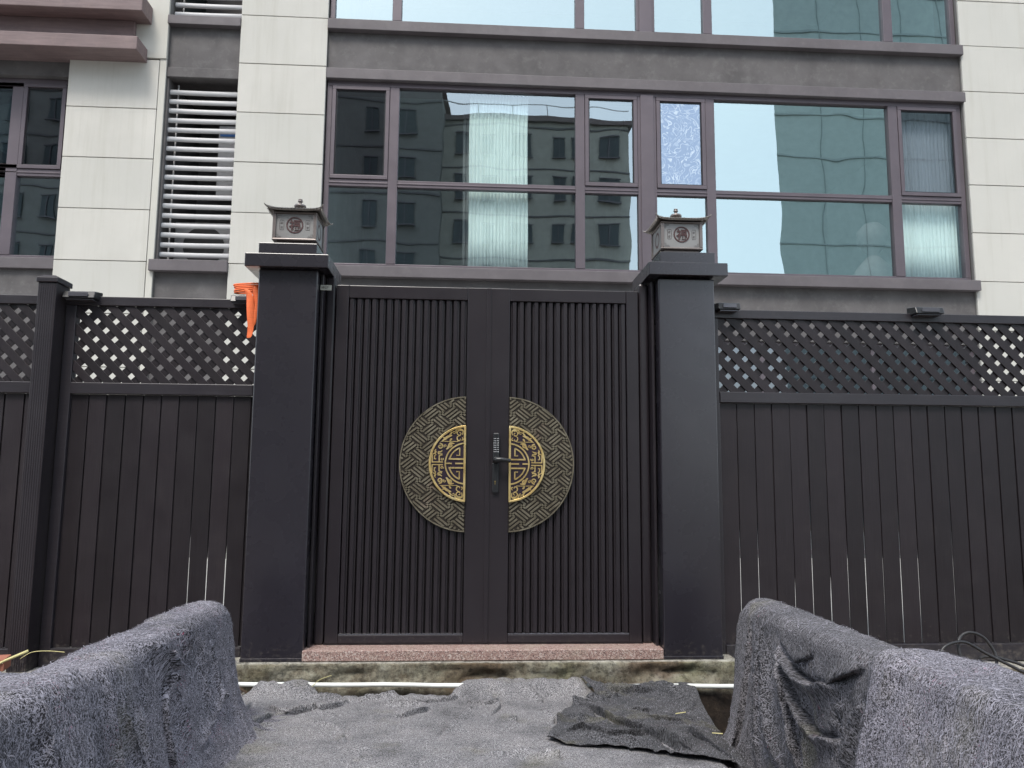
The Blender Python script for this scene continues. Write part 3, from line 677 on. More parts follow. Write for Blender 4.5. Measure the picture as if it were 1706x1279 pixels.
    part('scrollwork', g, M['gold'], md)
    return t
L1 = leaf(-1, 'left leaf of the dark ribbed double gate with half of the bronze disc')
L2 = leaf(1, 'right leaf of the dark ribbed double gate with half of the bronze disc')
# digital lock on the right leaf
lk = thing('door_lock', 'slim black keypad lock with lever handle on the right gate leaf', 'lock', (.046, -.004, .95))
part('upper_body', B(.030, .064, -.034, -.0065, .955, 1.114), M['black'], lk, .006)
part('back_plate', B(.027, .062, -.018, -.0062, .792, .954), M['black'], lk, .006)
mb = MB().tube([(.046, -.006, .968), (.046, -.045, .968)], .017, 14); part('hub', mb, M['black'], lk, .002, True)
mb = MB().tube([(.036, -.05, .968), (.05, -.056, .969), (.075, -.058, .970), (.1, -.057, .967), (.121, -.052, .964), (.125, -.05, .9635)], [.012, .0145, .013, .0115, .011, .007], 12); part('lever', mb, M['black'], lk, 0, True)
km = MB().box(-.0022, .0022, -.0012, 0, -.0014, .0014).mesh('key_button', M['key'])
for c in range(4):
    for r in range(7):
        o = link('key_button', km, lk); o.location = (.0365+c*.0070-.046+(.0012 if c > 1 else -.0012), -.034+.004, 1.083-r*.0118-.95)
part('keyhole', MB().tube([(.043, -.0195, .853), (.043, -.018, .853)], .0045, 12).box(.0412, .0448, -.0195, -.018, .838, .851), M['brass'], lk)

# small metal tag at the top of the left jamb
tgp = thing('metal_tag', 'tiny pale printed tag at the top of the left door jamb', 'tag', (-.88, -.06, 1.886))
part('plate', B(-.912, -.852, -.066, -.062, 1.870, 1.899), M['tag'], tgp, .001)
mk = MB(); rr = random.Random(4)
for k in range(6):
    x = -.905+k*.0062; mk.box(x, x+.0015, -.0668, -.0661, 1.879, 1.892); mk.box(x+.0016, x+.004, -.0668, -.0661, 1.879+rr.choice((0, .005, .011)), 1.8805+rr.choice((.001, .006, .0115)))
part('print', mk, M['darkmark'], tgp)

# ------------------------------------------------------------------ pillar lanterns
def lantern(cx, zb, label, rot):
    t = thing('pillar_lantern', label, 'lantern', (cx, .0, zb), 'lanterns on the gate pillars'); H = zb
    def lp(n, mb, m, par=None, bev=0, smooth=False): return part(n, mb, M[m], par or t, bev, smooth)
    yc = .015; D = .115
    lp('base', B(cx-.098, cx+.098, yc-.098, yc+.098, H+.001, H+.030), 'lantern', None, .003)
    lp('bottom_plate', B(cx-.118, cx+.118, yc-.118, yc+.118, H+.030, H+.042), 'lantern', None, .004)
    for a in (-1, 1):
        for b in (-1, 1):
            lp('corner_post', B(cx+a*.108-.009, cx+a*.108+.009, yc+b*.108-.009, yc+b*.108+.009, H+.0425, H+.178), 'lantern', None, .002)
    lp('top_plate', B(cx-.117, cx+.117, yc-.117, yc+.117, H+.1785, H+.190), 'lantern', None, .003)
    # front & side panes
    pn = lp('pane', B(cx-.0985, cx+.0985, yc-.109, yc-.103, H+.043, H+.178), 'lanternpane')
    for a in (-1, 1):
        q = sorted((cx+a*.109, cx+a*.103)); ps = lp('pane', B(q[0], q[1], yc-.0985, yc+.0985, H+.043, H+.178), 'lanternpane')
        m2 = MB(); n = 24
        for k in range(n):
            a0, a1 = 2*math.pi*k/n, 2*math.pi*(k+1)/n; xx = cx+a*.1100
            i = len(m2.v); m2.v += [(xx, yc+.045*math.cos(z_), H+.112+.045*math.sin(z_)) for z_ in (a0, a1)]+[(xx, yc+.032*math.cos(z_), H+.112+.032*math.sin(z_)) for z_ in (a1, a0)]; m2.f.append((i, i+1, i+2, i+3))
        part('ring', m2, M['fu'], ps)
    lp('pane', B(cx-.0985, cx+.0985, yc+.103, yc+.109, H+.043, H+.178), 'lanternpane')
    fy = yc-.109
    ring = MB().ribbon([(cx+.042*math.cos(2*math.pi*k/28), H+.117+.042*math.sin(2*math.pi*k/28)) for k in range(28)], .0065, fy-.003, fy, True); part('ring', ring, M['fu'], pn)
    # the fortune character
    c = bpy.data.curves.new('emblem', 'FONT'); c.body = '福'; c.size = .074; c.align_x = 'CENTER'; c.align_y = 'CENTER'; c.extrude = .0016; c.offset = .0013
    to = bpy.data.objects.new('tmp', c); COL.objects.link(to); dg = bpy.context.evaluated_depsgraph_get()
    me = bpy.data.meshes.new_from_object(to.evaluated_get(dg)); bpy.data.objects.remove(to)
    co = np.array([v.co[:] for v in me.vertices]); mid = (co.max(0)+co.min(0))/2; sc_ =   .060/max(co[:, 1].max()-co[:, 1].min(), 1e-6)
    for v in me.vertices:
        a, b, d = v.co; v.co = (cx-t.location.x+(a-mid[0])*sc_, fy-.0024-d, H+.117-t.location.z+(b-mid[1])*sc_)
    me.materials.clear(); me.materials.append(M['fu']); o = link('emblem', me, pn)
    # side cartouches with small strokes, corner frets
    for s in (-1, 1):
        mk = MB()
        x = cx+s*.069; mk.ribbon([(x-.009, H+.09), (x-.011, H+.096), (x-.011, H+.138), (x-.009, H+.144), (x+.009, H+.144), (x+.011, H+.138), (x+.011, H+.096), (x+.009, H+.09)], .0016, fy-.0012, fy, True)
        for zc in (H+.103, H+.128):
            mk.box(x-.006, x+.006, fy-.0012, fy-.0001, zc+.003, zc+.0045); mk.box(x-.0008, x+.0008, fy-.0013, fy-.0002, zc-.007, zc+.008); mk.box(x-.005, x+.005, fy-.0012, fy-.0001, zc-.004, zc-.0026); mk.box(x-.006, x-.0046, fy-.0012, fy-.0001, zc-.006, zc+.001)
        part('cartouche', mk, M['darkmark'], pn)
        for vz in (0, 1):
            mk = MB()
            for (q, l) in ((0, .02), (.006, .012)):
                X0 = cx+s*(.094-q); Z0 = H+.048+q if not vz else H+.172-q; dz = l if not vz else -l
                mk.ribbon([(X0-s*l*1.3, Z0), (X0, Z0), (X0, Z0+dz)], .0014, fy-.0012, fy)
            part('corner_fret', mk, M['darkmark'], pn)
    # hipped roof with upturned corners
    n = 17; G = np.zeros((n, n, 3))
    for i in range(n):
        for j in range(n):
            a = -1+2*i/(n-1); b = -1+2*j/(n-1); m_ = max(abs(a), abs(b)); c_ = min(abs(a), abs(b))
            h = .052*(1-m_)**1.0*(.75+.25*(1-m_)) + .013*(c_/max(m_, .01))**6*m_**5
            k = .139*(1+.02*(c_/max(m_, .01))**8*m_)
            G[i, j] = (a*k, b*k, h)
    G[..., 0] += cx-t.location.x; G[..., 1] += yc-t.location.y; G[..., 2] += H+.197-t.location.z
    o = link('roof', grid_mesh('roof', G, M['lanternroof'], False), t); s_ = o.modifiers.new('thick', 'SOLIDIFY'); s_.thickness = .007; s_.offset = -1
    rf = o
    # roof tiles ribs
    rbm = MB()
    for k in range(-8, 9):
        a = k*.017
        for sg in (-1, 1):
            pts = []
            for m in range(5):
                d = .149-(.149-max(abs(a), .02))*m/4; mm = d/.15
                pts.append((a, sg*d, .052*(1-mm)*(.75+.25*(1-mm))+.013*(abs(a)/d)**6*mm**5+.0015))
            if abs(a) < .14:
                rbm.tube([(cx+x, yc+y, H+.197+z) for x, y, z in pts], .0028, 5); rbm.tube([(cx+y, yc+x, H+.197+z) for x, y, z in pts], .0028, 5)
    part('roof_tile', rbm, M['lanternroof'], rf, 0, True, None, 'stuff')
    for a in (-1, 1):
        for b in (-1, 1):
            pts = [(cx+a*d, yc+b*d, H+.197+.052*(1-d/.15)*(.75+.25*(1-d/.15))+.013*(d/.15)**5+.002) for d in (.02, .06, .1, .13, .150)]+[(cx+a*.156, yc+b*.156, H+.197+.024)]
            part('hip_ridge', MB().tube(pts, [.005, .005, .0045, .004, .004, .0022], 8), M['lanternroof'], rf, 0, True)
    lp('finial', MB().lathe(cx, yc, [(.024, H+.236), (.022, H+.250), (.03, H+.254), (.033, H+.260), (.03, H+.267), (.014, H+.271), (.008, H+.276), (.008, H+.284), (.013, H+.286), (.013, H+.292), (.008, H+.293), (.012, H+.296), (.010, H+.302), (.002, H+.304)], 22), 'lantern', None, 0, True)
    return t
lantern(-1.055, 2.101, 'weathered bronze pagoda lantern with a red character on the left pillar', 0)
lantern(1.064, 2.107, 'weathered bronze pagoda lantern with a red character on the right pillar', 0)

# ------------------------------------------------------------------ granite step, pipe
st = part('granite_step', B(-.921, .918, -.128, .14, -.049, .004), M['granite'], None, .004); tag(st, 'speckled pink granite threshold slab under the double gate', 'step')
pp = part('plastic_pipe', MB().tube([(-1.5+.125*k, -.19+.004*math.sin(k), -.139-.0115*(-.3+.125*k)+.0012*math.sin(k*1.7)) for k in range(26)], .011, 10), M['white_plastic'], None, 0, True)
tag(pp, 'long thin white plastic pipe lying along the foot of the concrete edge', 'pipe')

# ------------------------------------------------------------------ fences
def fence(x0, x1, label, pitch, SEE, seed, grp='dark slatted fence panels with lattice tops'):
    rs = random.Random(seed)
    t = thing('slatted_fence', label, 'fence', ((x0+x1)/2, .02, -.095), grp)
    xi0, xi1 = x0+.055, x1-.03
    part('top_rail', B(x0, x1, -.004, .05, 1.775, 1.824), M['fencer'], t, .003)
    part('middle_rail', B(xi0, xi1, -.006, .048, 1.298, 1.358), M['fencer'], t, .003)
    part('bottom_rail', B(xi0, xi1, -.008, .048, -.093, -.004), M['fencer'], t, .003)
    part('stile', B(x0, xi0-.0005, -.002, .049, -.094, 1.7745), M['fencer'], t, .003)
    part('stile', B(xi1+.0005, x1, -.002, .049, -.094, 1.7745), M['fencer'], t, .003)
    n = int((xi1-xi0)/pitch)+1
    for k in range(n):
        a = xi0+k*pitch; see = SEE(k); g = (.0036+.0024*rs.random()) if see else .0085; b = min(a+pitch-g, xi1-.001)
        if b-a < .02: continue
        lean = rs.uniform(-.0016, .0016); yy = .016+rs.uniform(-.0015, .0015)
        mb = MB(); mb.v = [(a-lean, yy, -.003), (b-lean, yy, -.003), (b-lean, yy+.009, -.003), (a-lean, yy+.009, -.003), (a+lean, yy, 1.297), (b+lean, yy, 1.297), (b+lean, yy+.009, 1.297), (a+lean, yy+.009, 1.297)]
        mb.f = B(0, 1, 0, 1, 0, 1).f
        if b+g+.004 < xi1:
            zz = rs.choice((.16, .3, .44, .5, .55)) if see else -.002; mb.box(b-.012, b+g+.004, yy+.0092, yy+.0125, zz+(.3 if see else 0), 1.296)  # unseen strip added behind the gap so it stays dark
            if see:                        # added strip narrows at its foot so the bright slit tapers
                i = len(mb.v); mb.box(b-.012, b+g+.004, yy+.0092, yy+.0125, zz, zz+.2999)
                for q in (1, 2): x_, y__, z__ = mb.v[i+q]; mb.v[i+q] = (b+.0005, y__, z__)
        part('board', mb, M['fence'], t, .0015)
    rect = (xi0+.0005, xi1-.0005, 1.3585, 1.7745); Wd = .042; P_ = .0985
    for d, (ya, yb) in ((-1, (.006, .014)), (1, (.0145, .0225))):
        k = 0; xx = xi0-.6+ (0 if d < 0 else .03)
        while xx < xi1+.6:
            pl = clip_strip(xx, 1.56, 1, d, Wd, rect)
            if pl: part('lattice_slat', MB().prism(pl, ya, yb), M['fence'], t, .0012)
            xx += P_
    return t
fence(1.2335, 3.33, 'long fence panel with lattice top right of the right pillar', .1002, lambda k: k in (0, 1, 3, 4, 5, 6, 7, 8, 9, 10, 12), 1)
fence(3.45, 5.6, 'fence panel with lattice top beyond the far right post', .1002, lambda k: k % 4 == 1, 5)
fence(-2.262, -1.2285, 'short fence panel with lattice top between the left post and the left pillar', .0942, lambda k: k in (6, 7, 8), 2)
fence(-4.5, -2.37, 'fence panel with lattice top at the far left beyond the post', .1002, lambda k: k == 3, 3)
def post(x0, x1, label):
    t = thing('fence_post', label, 'post', ((x0+x1)/2, -.04, -.098), 'grooved fence posts with flat caps')
    part('shaft', B(x0, x1, -.10, .04, -.098, 1.872), M['fence'], t, .004)
    for k in range(7): part('groove_rib', B(x0+.008+k*(x1-x0-.016)/7+.002, x0+.008+(k+1)*(x1-x0-.016)/7-.002, -.1016, -.1003, -.097, 1.868), M['fencer'], t, .0006)
    part('cap', MB().box(x0-.008, x1+.008, -.109, .048, 1.8725, 1.900), M['fencer'], t, .004)
    mb = MB(); i = 0; a, b, c, d = x0-.007, x1+.007, -.108, .047; e = .025
    mb.v = [(a, c, 1.9), (b, c, 1.9), (b, d, 1.9), (a, d, 1.9), (a+e, c+e, 1.914), (b-e, c+e, 1.914), (b-e, d-e, 1.914), (a+e, d-e, 1.914)]
    mb.f = [(0, 1, 5, 4), (1, 2, 6, 5), (2, 3, 7, 6), (3, 0, 4, 7), (4, 5, 6, 7)]; part('cap_top', mb, M['fencer'], t, .002)
    return t
post(-2.362, -2.268, 'dark grooved fence post with a flat cap near the left edge')
post(3.335, 3.445, 'dark grooved fence post beyond the right fence panel')
def lamp(cx, z, wd, label):
    t = thing('solar_light', label, 'light', (cx, -.02, z), 'black solar lights on the fence rails')
    a, b = cx-wd/2, cx+wd/2; mb = MB(); mb.v = [(a, -.07, z), (b, -.07, z), (b, .03, z), (a, .03, z), (a, -.055, z+.038), (b, -.055, z+.038), (b, .03, z+.05), (a, .03, z+.05), ]
    mb.f = B(0, 1, 0, 1, 0, 1).f; part('housing', mb, M['black'], t, .004)
    part('solar_cell', B(a+wd*.2, b-wd*.2, -.0725, -.0705+.004, z+.008, z+.03), M['lens'], t, .001)
    part('lens', B(a+.012, b-.012, -.055, .01, z-.008, z-.0005), M['lens'], t, .001)
lamp(-2.172, 1.800, .165, 'black solar light on the rail beside the left post')
lamp(-1.315, 1.797, .14, 'black solar light on the rail under the orange strap')
lamp(1.335, 1.813, .125, 'black solar light on the rail touching the right pillar')
lamp(2.49, 1.813, .165, 'black solar light in the middle of the right fence rail')
# orange strap
ts = thing('ratchet_strap', 'orange webbing strap coiled on the fence rail beside the left pillar', 'strap', (-1.275, .0, 1.85))
for k in range(5):
    mb = MB(); n = 40; rx, ry = .088+.003*math.sin(k*2.1), .055
    for j in range(n):
        a = 2*math.pi*j/n; w_ = .002*math.sin(3*a+k)
        for z in (1.856+k*.0102, 1.8645+k*.0102): mb.v.append((-1.292+(rx+w_)*math.cos(a), -.02+(ry+w_)*math.sin(a), z+.007*math.sin(a+.7)))
    for j in range(n): q = (j+1) % n; mb.f.append((2*j, 2*q, 2*q+1, 2*j+1))
    o = part('coil', mb, M['orange'], ts, 0, True); s_ = o.modifiers.new('thick', 'SOLIDIFY'); s_.thickness = .0045
for (pts, n) in (([(-1.30, -.085, 1.863, .018, .0), (-1.272, -.1, 1.83, .030, .02), (-1.268, -.1, 1.78, .030, .0), (-1.262, -.1, 1.70, .026, -.01), (-1.258, -.098, 1.64, .022, 0), (-1.268, -.098, 1.592, .024, .01)], 0), ([(-1.25, -.09, 1.88, .02, 0), (-1.24, -.092, 1.80, .022, 0), (-1.245, -.092, 1.72, .02, 0), (-1.25, -.09, 1.66, .018, 0)], 1)):
    mb = MB()
    for (x, y, z, hw, tw_) in pts: mb.v += [(x-hw*.7, y+tw_, z), (x, y-.006, z), (x+hw*.7, y-tw_, z)]
    for k in range(len(pts)-1): i = 3*k; mb.f += [(i, i+1, i+4, i+3), (i+1, i+2, i+5, i+4)]
    o = part('loose_end', mb, M['orange'], ts, 0, True); s_ = o.modifiers.new('thick', 'SOLIDIFY'); s_.thickness = .003; s_ = o.modifiers.new('sub', 'SUBSURF'); s_.levels = s_.render_levels = 2

# ------------------------------------------------------------------ low walls and their felt covers
WT = .338
def low_wall(x0, x1, label):
    t = part('low_wall', B(x0+.02, x1-.02, -4.4, -.71, -.7, WT-.035), M['conc'], None, .01); return tag(t, label, 'wall', 'low walls beside the entrance')
low_wall(-1.30, -1.115, 'low wall under grey felt on the left of the entrance')
low_wall(1.115, 1.30, 'low wall under grey felt on the right of the entrance')

def cloth(x0, x1, y0, y1, zs, h, sx, sy, boxes, seed, steps=110, amp=.02, floor=None, thick=.012, iters=7, extra=None, pin=None, bend=.08):
    """sheet of nx x ny points dropped on rounded boxes and a height field; sx, sy: slack"""
    nx = int((x1-x0)/h)+1; ny = int((y1-y0)/h)+1; rs = np.random.RandomState(seed)
    xs = np.linspace(x0, x1, nx); ys = np.linspace(y0, y1, ny); P = np.zeros((nx, ny, 3)); P[..., 0], P[..., 1] = np.meshgrid(xs, ys, indexing='ij')
    f = vnoise(seed); P[..., 2] = zs+amp*fbm(f, P[..., 0]*7, P[..., 1]*7, 4)*2
    if extra: extra(P)
    rx, ry = (xs[1]-xs[0])*sx, (ys[1]-ys[0])*sy; V = np.zeros_like(P); dt = 1/60
    UV = np.stack(np.meshgrid(np.arange(nx)*rx, np.arange(ny)*ry, indexing='ij'), -1)
    def con(A, Bv, r, k):
        d = Bv-A; l = np.sqrt((d*d).sum(-1, keepdims=True))+1e-9; c = d*(.5*k*(1-r/l)); A += c; Bv -= c
    def conb(A, Bv, r, k):
        d = Bv-A; l = np.sqrt((d*d).sum(-1, keepdims=True))+1e-9; c = d*(.5*k*np.minimum(0, 1-r/l)); A += c; Bv -= c
    rd = math.hypot(rx, ry)
    for st_ in range(steps):
        V[..., 2] -= 9.8*dt; V *= .965; O = P.copy(); P = P+V*dt
        for it in range(iters):
            for q in (0, 1):
                n_ = (nx-q)//2; con(P[q:q+2*n_:2], P[q+1:q+1+2*n_:2][:n_], rx, 1)
                n_ = (ny-q)//2; con(P[:, q:q+2*n_:2], P[:, q+1:q+1+2*n_:2][:, :n_], ry, 1)
                A = P[q:nx-1:2, :-1]; con(A, P[q+1:q+1+2*A.shape[0]:2, 1:], rd, .35)
                A = P[q:nx-1:2, 1:]; con(A, P[q+1:q+1+2*A.shape[0]:2, :-1], rd, .35)
            if it % 2 == 0:
                for q in range(4):
                    A = P[q:nx-2:4]; conb(A, P[q+2::4][:A.shape[0]], 2*rx, bend)
                    A = P[:, q:ny-2:4]; conb(A, P[:, q+2::4][:, :A.shape[1]], 2*ry, bend)
            for (bx0, bx1, by0, by1, bz1) in boxes:
                rr = .010; hx, hy = (bx1-bx0)/2-.001, (by1-by0)/2-.001; cx_, cy_ = (bx0+bx1)/2, (by0+by1)/2; hz = 1.0-.002; cz_ = bz1-1.0
                qx, qy, qz = P[..., 0]-cx_, P[..., 1]-cy_, P[..., 2]-cz_
                ax, ay, az = np.abs(qx)-hx, np.abs(qy)-hy, np.abs(qz)-hz
                ox, oy, oz = np.maximum(ax, 0), np.maximum(ay, 0), np.maximum(az, 0)
                L = np.sqrt(ox*ox+oy*oy+oz*oz); ins = np.maximum(np.maximum(ax, ay), az)
                dist = np.where(L > 0, L, ins)-rr; pen = dist < 0
                Ls = np.maximum(L, 1e-9); Nx, Ny, Nz = np.sign(qx)*ox/Ls, np.sign(qy)*oy/Ls, np.sign(qz)*oz/Ls
                inside = L <= 0; mxa = inside & (ax >= ay) & (ax >= az); mya = inside & (ay > ax) & (ay >= az); mza = inside & ~mxa & ~mya
                Nx = np.where(inside, np.where(mxa, np.sign(qx), 0), Nx); Ny = np.where(inside, np.where(mya, np.sign(qy), 0), Ny); Nz = np.where(inside, np.where(mza, np.sign(qz), 0), Nz)
                d_ = np.where(pen, -dist, 0); P[..., 0] += Nx*d_; P[..., 1] += Ny*d_; P[..., 2] += Nz*d_
                if it == iters-1: m3 = pen[..., None]; P = np.where(m3, O+(P-O)*.35, P)
            if floor is not None:
                fh = floor(P[..., 0], P[..., 1])+thick; pen = P[..., 2] < fh; P[..., 2] = np.where(pen, fh, P[..., 2])
                if it == iters-1: P[..., :2] = np.where(pen[..., None], O[..., :2]+(P[..., :2]-O[..., :2])*.25, P[..., :2])
        V = (P-O)/dt; sp_ = np.sqrt((V*V).sum(-1, keepdims=True)); V *= np.minimum(1, 2.5/np.maximum(sp_, 1e-6))
    return P, UV
def smooth_grid(P, k=1):
    for _ in range(k):
        Q = P.copy(); Q[1:-1, 1:-1] = P[1:-1, 1:-1]*.5+(P[:-2, 1:-1]+P[2:, 1:-1]+P[1:-1, :-2]+P[1:-1, 2:])*.125; P = Q
    return P
def fibres(P, UV, n, seed, lo=.012, hi=.04, lift=.0035, w=.0005):
    rs = np.random.RandomState(seed); nx, ny = P.shape[:2]; verts = []; faces = []
    def samp(u, v):
        i = np.clip(u, 0, nx-1.001); j = np.clip(v, 0, ny-1.001); a = i.astype(int); b = j.astype(int); fx = (i-a)[:, None]; fy = (j-b)[:, None]
        return (P[a, b]*(1-fx)+P[a+1, b]*fx)*(1-fy)+(P[a, b+1]*(1-fx)+P[a+1, b+1]*fx)*fy, a, b
    u = rs.rand(n)*(nx-2)+.5; v = rs.rand(n)*(ny-2)+.5; th = rs.rand(n)*6.28; cur = rs.randn(n)*1.3; L = lo+(hi-lo)*rs.rand(n)**2
    h = UV[1, 0, 0]; K = 5; pts = []; nor = None
    for k in range(K):
        q, a, b = samp(u, v)
        e1 = P[a+1, b]-P[a, b]; e2 = P[a, b+1]-P[a, b]; nn = np.cross(e1, e2); nn /= np.linalg.norm(nn, axis=1, keepdims=True)+1e-9
        nn *= np.where(nn[:, 2:3] < -.3, -1, 1)
        pts.append(q+nn*(FSIGN*lift*(.4+1.2*math.sin(math.pi*(k+.3)/K))*(.4+rs.rand(n)[:, None]))); u = u+np.cos(th)*L/K/h; v = v+np.sin(th)*L/K/h; th = th+cur/K
        nor = nn
    pts = np.stack(pts, 1); d = pts[:, -1]-pts[:, 0]; sd_ = np.cross(d, nor); sd_ /= np.linalg.norm(sd_, axis=1, keepdims=True)+1e-9; sd_ *= w
    A = pts+sd_[:, None]; Bq = pts-sd_[:, None]; V = np.stack([A, Bq], 2).reshape(-1, 3); base = np.arange(n)[:, None]*K*2
    F_ = np.concatenate([base+np.array([[2*k, 2*k+1, 2*k+3, 2*k+2]]) for k in range(K-1)], 0)
    return V, F_
FSIGN = 1
def upsample(P):
    nx, ny = P.shape[:2]; Q = np.zeros((2*nx-1, 2*ny-1, P.shape[2])); Q[::2, ::2] = P
    Q[1::2, ::2] = (P[1:]+P[:-1])/2; Q[:, 1::2] = (Q[:, 2::2]+Q[:, :-2:2])/2; return Q
def normals(P):
    e1 = np.gradient(P, axis=0); e2 = np.gradient(P, axis=1); n = np.cross(e1, e2); return n/(np.linalg.norm(n, axis=2, keepdims=True)+1e-9)
def fold_field(A_, B_, folds):
    """A_, B_ coordinates on the sheet; folds: (points, height, width, asym); a ridge with a valley on one side"""
    H = np.zeros_like(A_); LA = np.zeros_like(A_); LB = np.zeros_like(A_)
    for pts, amp, wd, asy in folds:
        q = np.array([c[:2] for c in cat([(a, b, 0) for a, b in pts], 6)]); L = np.concatenate([[0], np.cumsum(np.linalg.norm(np.diff(q, axis=0), axis=1))]); L /= L[-1]
        best = np.full(A_.shape, 1e9); sd_ = np.zeros_like(A_); tt = np.zeros_like(A_); na = np.zeros_like(A_); nb = np.zeros_like(A_)
        for k in range(len(q)-1):
            dx, dy = q[k+1]-q[k]; l2 = dx*dx+dy*dy+1e-12; u = np.clip(((A_-q[k, 0])*dx+(B_-q[k, 1])*dy)/l2, 0, 1)
            ex = A_-(q[k, 0]+u*dx); ey = B_-(q[k, 1]+u*dy); d = ex*ex+ey*ey; m = d < best
            best = np.where(m, d, best); sd_ = np.where(m, np.sign(dx*ey-dy*ex)*np.sqrt(d), sd_); tt = np.where(m, L[k]+u*(L[k+1]-L[k]), tt); na = np.where(m, -dy/math.sqrt(l2), na); nb = np.where(m, dx/math.sqrt(l2), nb)
        tap = np.clip(np.minimum(tt/.25+.15, (1-tt)/.2+.25), 0, 1)
        e = np.sqrt(best)
        H += amp*tap*(np.exp(-(e/wd)**2)-.75*np.exp(-((sd_*asy-1.6*wd)/wd)**2)*np.exp(-np.maximum(0, e-abs(sd_))**2/wd**2)*(e < 5*wd))
        lat = 1.15*amp*tap*asy*np.exp(-((sd_*asy+.2*wd)/(1.2*wd))**2)*(e < 4*wd); LA += na*lat; LB += nb*lat
    return H, LA, LB
def cat(pts, n=8):
    out = []
    for k in range(len(pts)-1):
        p0 = pts[max(k-1, 0)]; p1 = pts[k]; p2 = pts[k+1]; p3 = pts[min(k+2, len(pts)-1)]
        for m in range(n):
            t_ = m/n; out.append(tuple(.5*((2*p1[d])+(-p0[d]+p2[d])*t_+(2*p0[d]-5*p1[d]+4*p2[d]-p3[d])*t_*t_+(-p0[d]+3*p1[d]-3*p2[d]+p3[d])*t_**3) for d in range(3)))
    out.append(pts[-1]); return out
def crumple(P, seed, big=.012, mid=.0035, small=.0013):
    f = vnoise(seed+100); N_ = normals(P); a = P[..., 0]+.7*P[..., 2]; b = P[..., 1]+.3*P[..., 2]
    h = big*2*fbm(f, a*5, b*5, 2)+mid*2*fbm(f, a*19+3, b*19, 3)+small*2*fbm(f, a*75, b*75, 2); return P+N_*h[..., None]
def add_felt(name, P, UV, mat, label, cate, group, nf, seed, fs, thick=.005, folds=(), side=0, vert=.010, up=True, big=.010, lo=.02, hi=.06):
    global FSIGN
    P = smooth_grid(P, 1)
    if up: P = upsample(P); UV = upsample(UV)
    if side:                                       # wall covers: folds on the face towards the entrance
        N_ = normals(P); inner = np.clip((1.21-side*P[..., 0])/.05, 0, 1); dep = np.clip((WT-.02-P[..., 2])/.35, 0, 1)
        f = vnoise(seed+40); yy = P[..., 1]+.10*fbm(f, P[..., 1]*2, P[..., 2]*3, 2)+.06*(P[..., 2])
        v_ = fbm(f, yy*8.5, P[..., 2]*.7+4, 3); v_ = (1-np.abs(v_)*5.0)
        H = .45*vert*dep**.7*np.clip(v_, -1, 1)
        for q_, (fa, fb) in enumerate(((6.5, 1.1), (13, 3.0), (9, 9))):       # narrow creases
            c_ = fbm(f, yy*fa+31*q_, P[..., 2]*fb+7*q_, 2); m_ = np.clip(f(P[..., 1]*2.2+9*q_, P[..., 2]*2.2+3)*2-.55, 0, 1)
            H -= (.55, .35, .30)[q_]*vert*np.exp(-(c_/.022)**2)*m_*np.clip(dep*4, .25, 1)
        if folds:
            h_, a_, b_ = fold_field(P[..., 1], P[..., 2], folds); H = H+h_*inner
            P = P+N_*H[..., None]; P[..., 1] += a_*inner*.8; P[..., 2] += b_*inner*.8
        else: P = P+N_*H[..., None]
    elif folds:
        h_, a_, b_ = fold_field(P[..., 0], P[..., 1], folds); P[..., 2] += h_; P[..., 0] += a_; P[..., 1] += b_
    P = crumple(P, seed, big)
    o = link(name, grid_mesh(name, P, M[mat], True, UV)); tag(o, label, cate, group)
    s2 = o.modifiers.new('thick', 'SOLIDIFY'); s2.thickness = thick; s2.offset = -fs
    if nf:
        FSIGN = fs; V, F_ = fibres(P, UV, nf, seed, lo, hi)
        me = bpy.data.meshes.new('loose_fibre'); me.from_pydata(V.tolist(), [], F_.tolist()); me.materials.append(M['fibre']); f = link('loose_fibre', me, o); f['kind'] = 'stuff'
    return o, P
gfloor = lambda x, y: ground_h(x, y)
BR = (1.115, 1.30, -4.4, -.66, WT); BL = (-1.30, -1.115, -4.4, -.66, WT)
# right wall: far cover, then a second overlapping nearer one
def shear(amount, c):
    def f(P): P[..., 0] += amount*np.sin((P[..., 1]-c)*3.1)*.5
    return f
FR = [([(-.985, .30), (-1.0, .03), (-1.02, -.26)], .020, .016, 1), ([(-1.075, .25), (-1.108, .03), (-1.22, -.19)], .026, .019, 1), ([(-1.14, .237), (-1.24, .05), (-1.34, -.15)], .022, .018, -1),
      ([(-1.155, .20), (-1.31, .145), (-1.459, .125), (-1.574, .16), (-1.66, .206)], .030, .022, -1), ([(-1.148, .156), (-1.30, .06), (-1.42, -.01), (-1.514, -.025), (-1.666, .03)], .026, .020, -1),
      ([(-1.30, .22), (-1.449, .278)], .012, .012, 1), ([(-1.532, .178), (-1.646, .264), (-1.80, .32)], .020, .016, 1), ([(-1.87, .22), (-1.78, .09), (-1.72, -.05)], .026, .020, 1), ([(-1.678, .17), (-1.609, .06)], .013, .012, 1), ([(-.86, .30), (-.85, .1), (-.84, -.3)], .014, .014, -1), ([(-1.40, .0), (-1.43, -.2)], .016, .02, 1)]
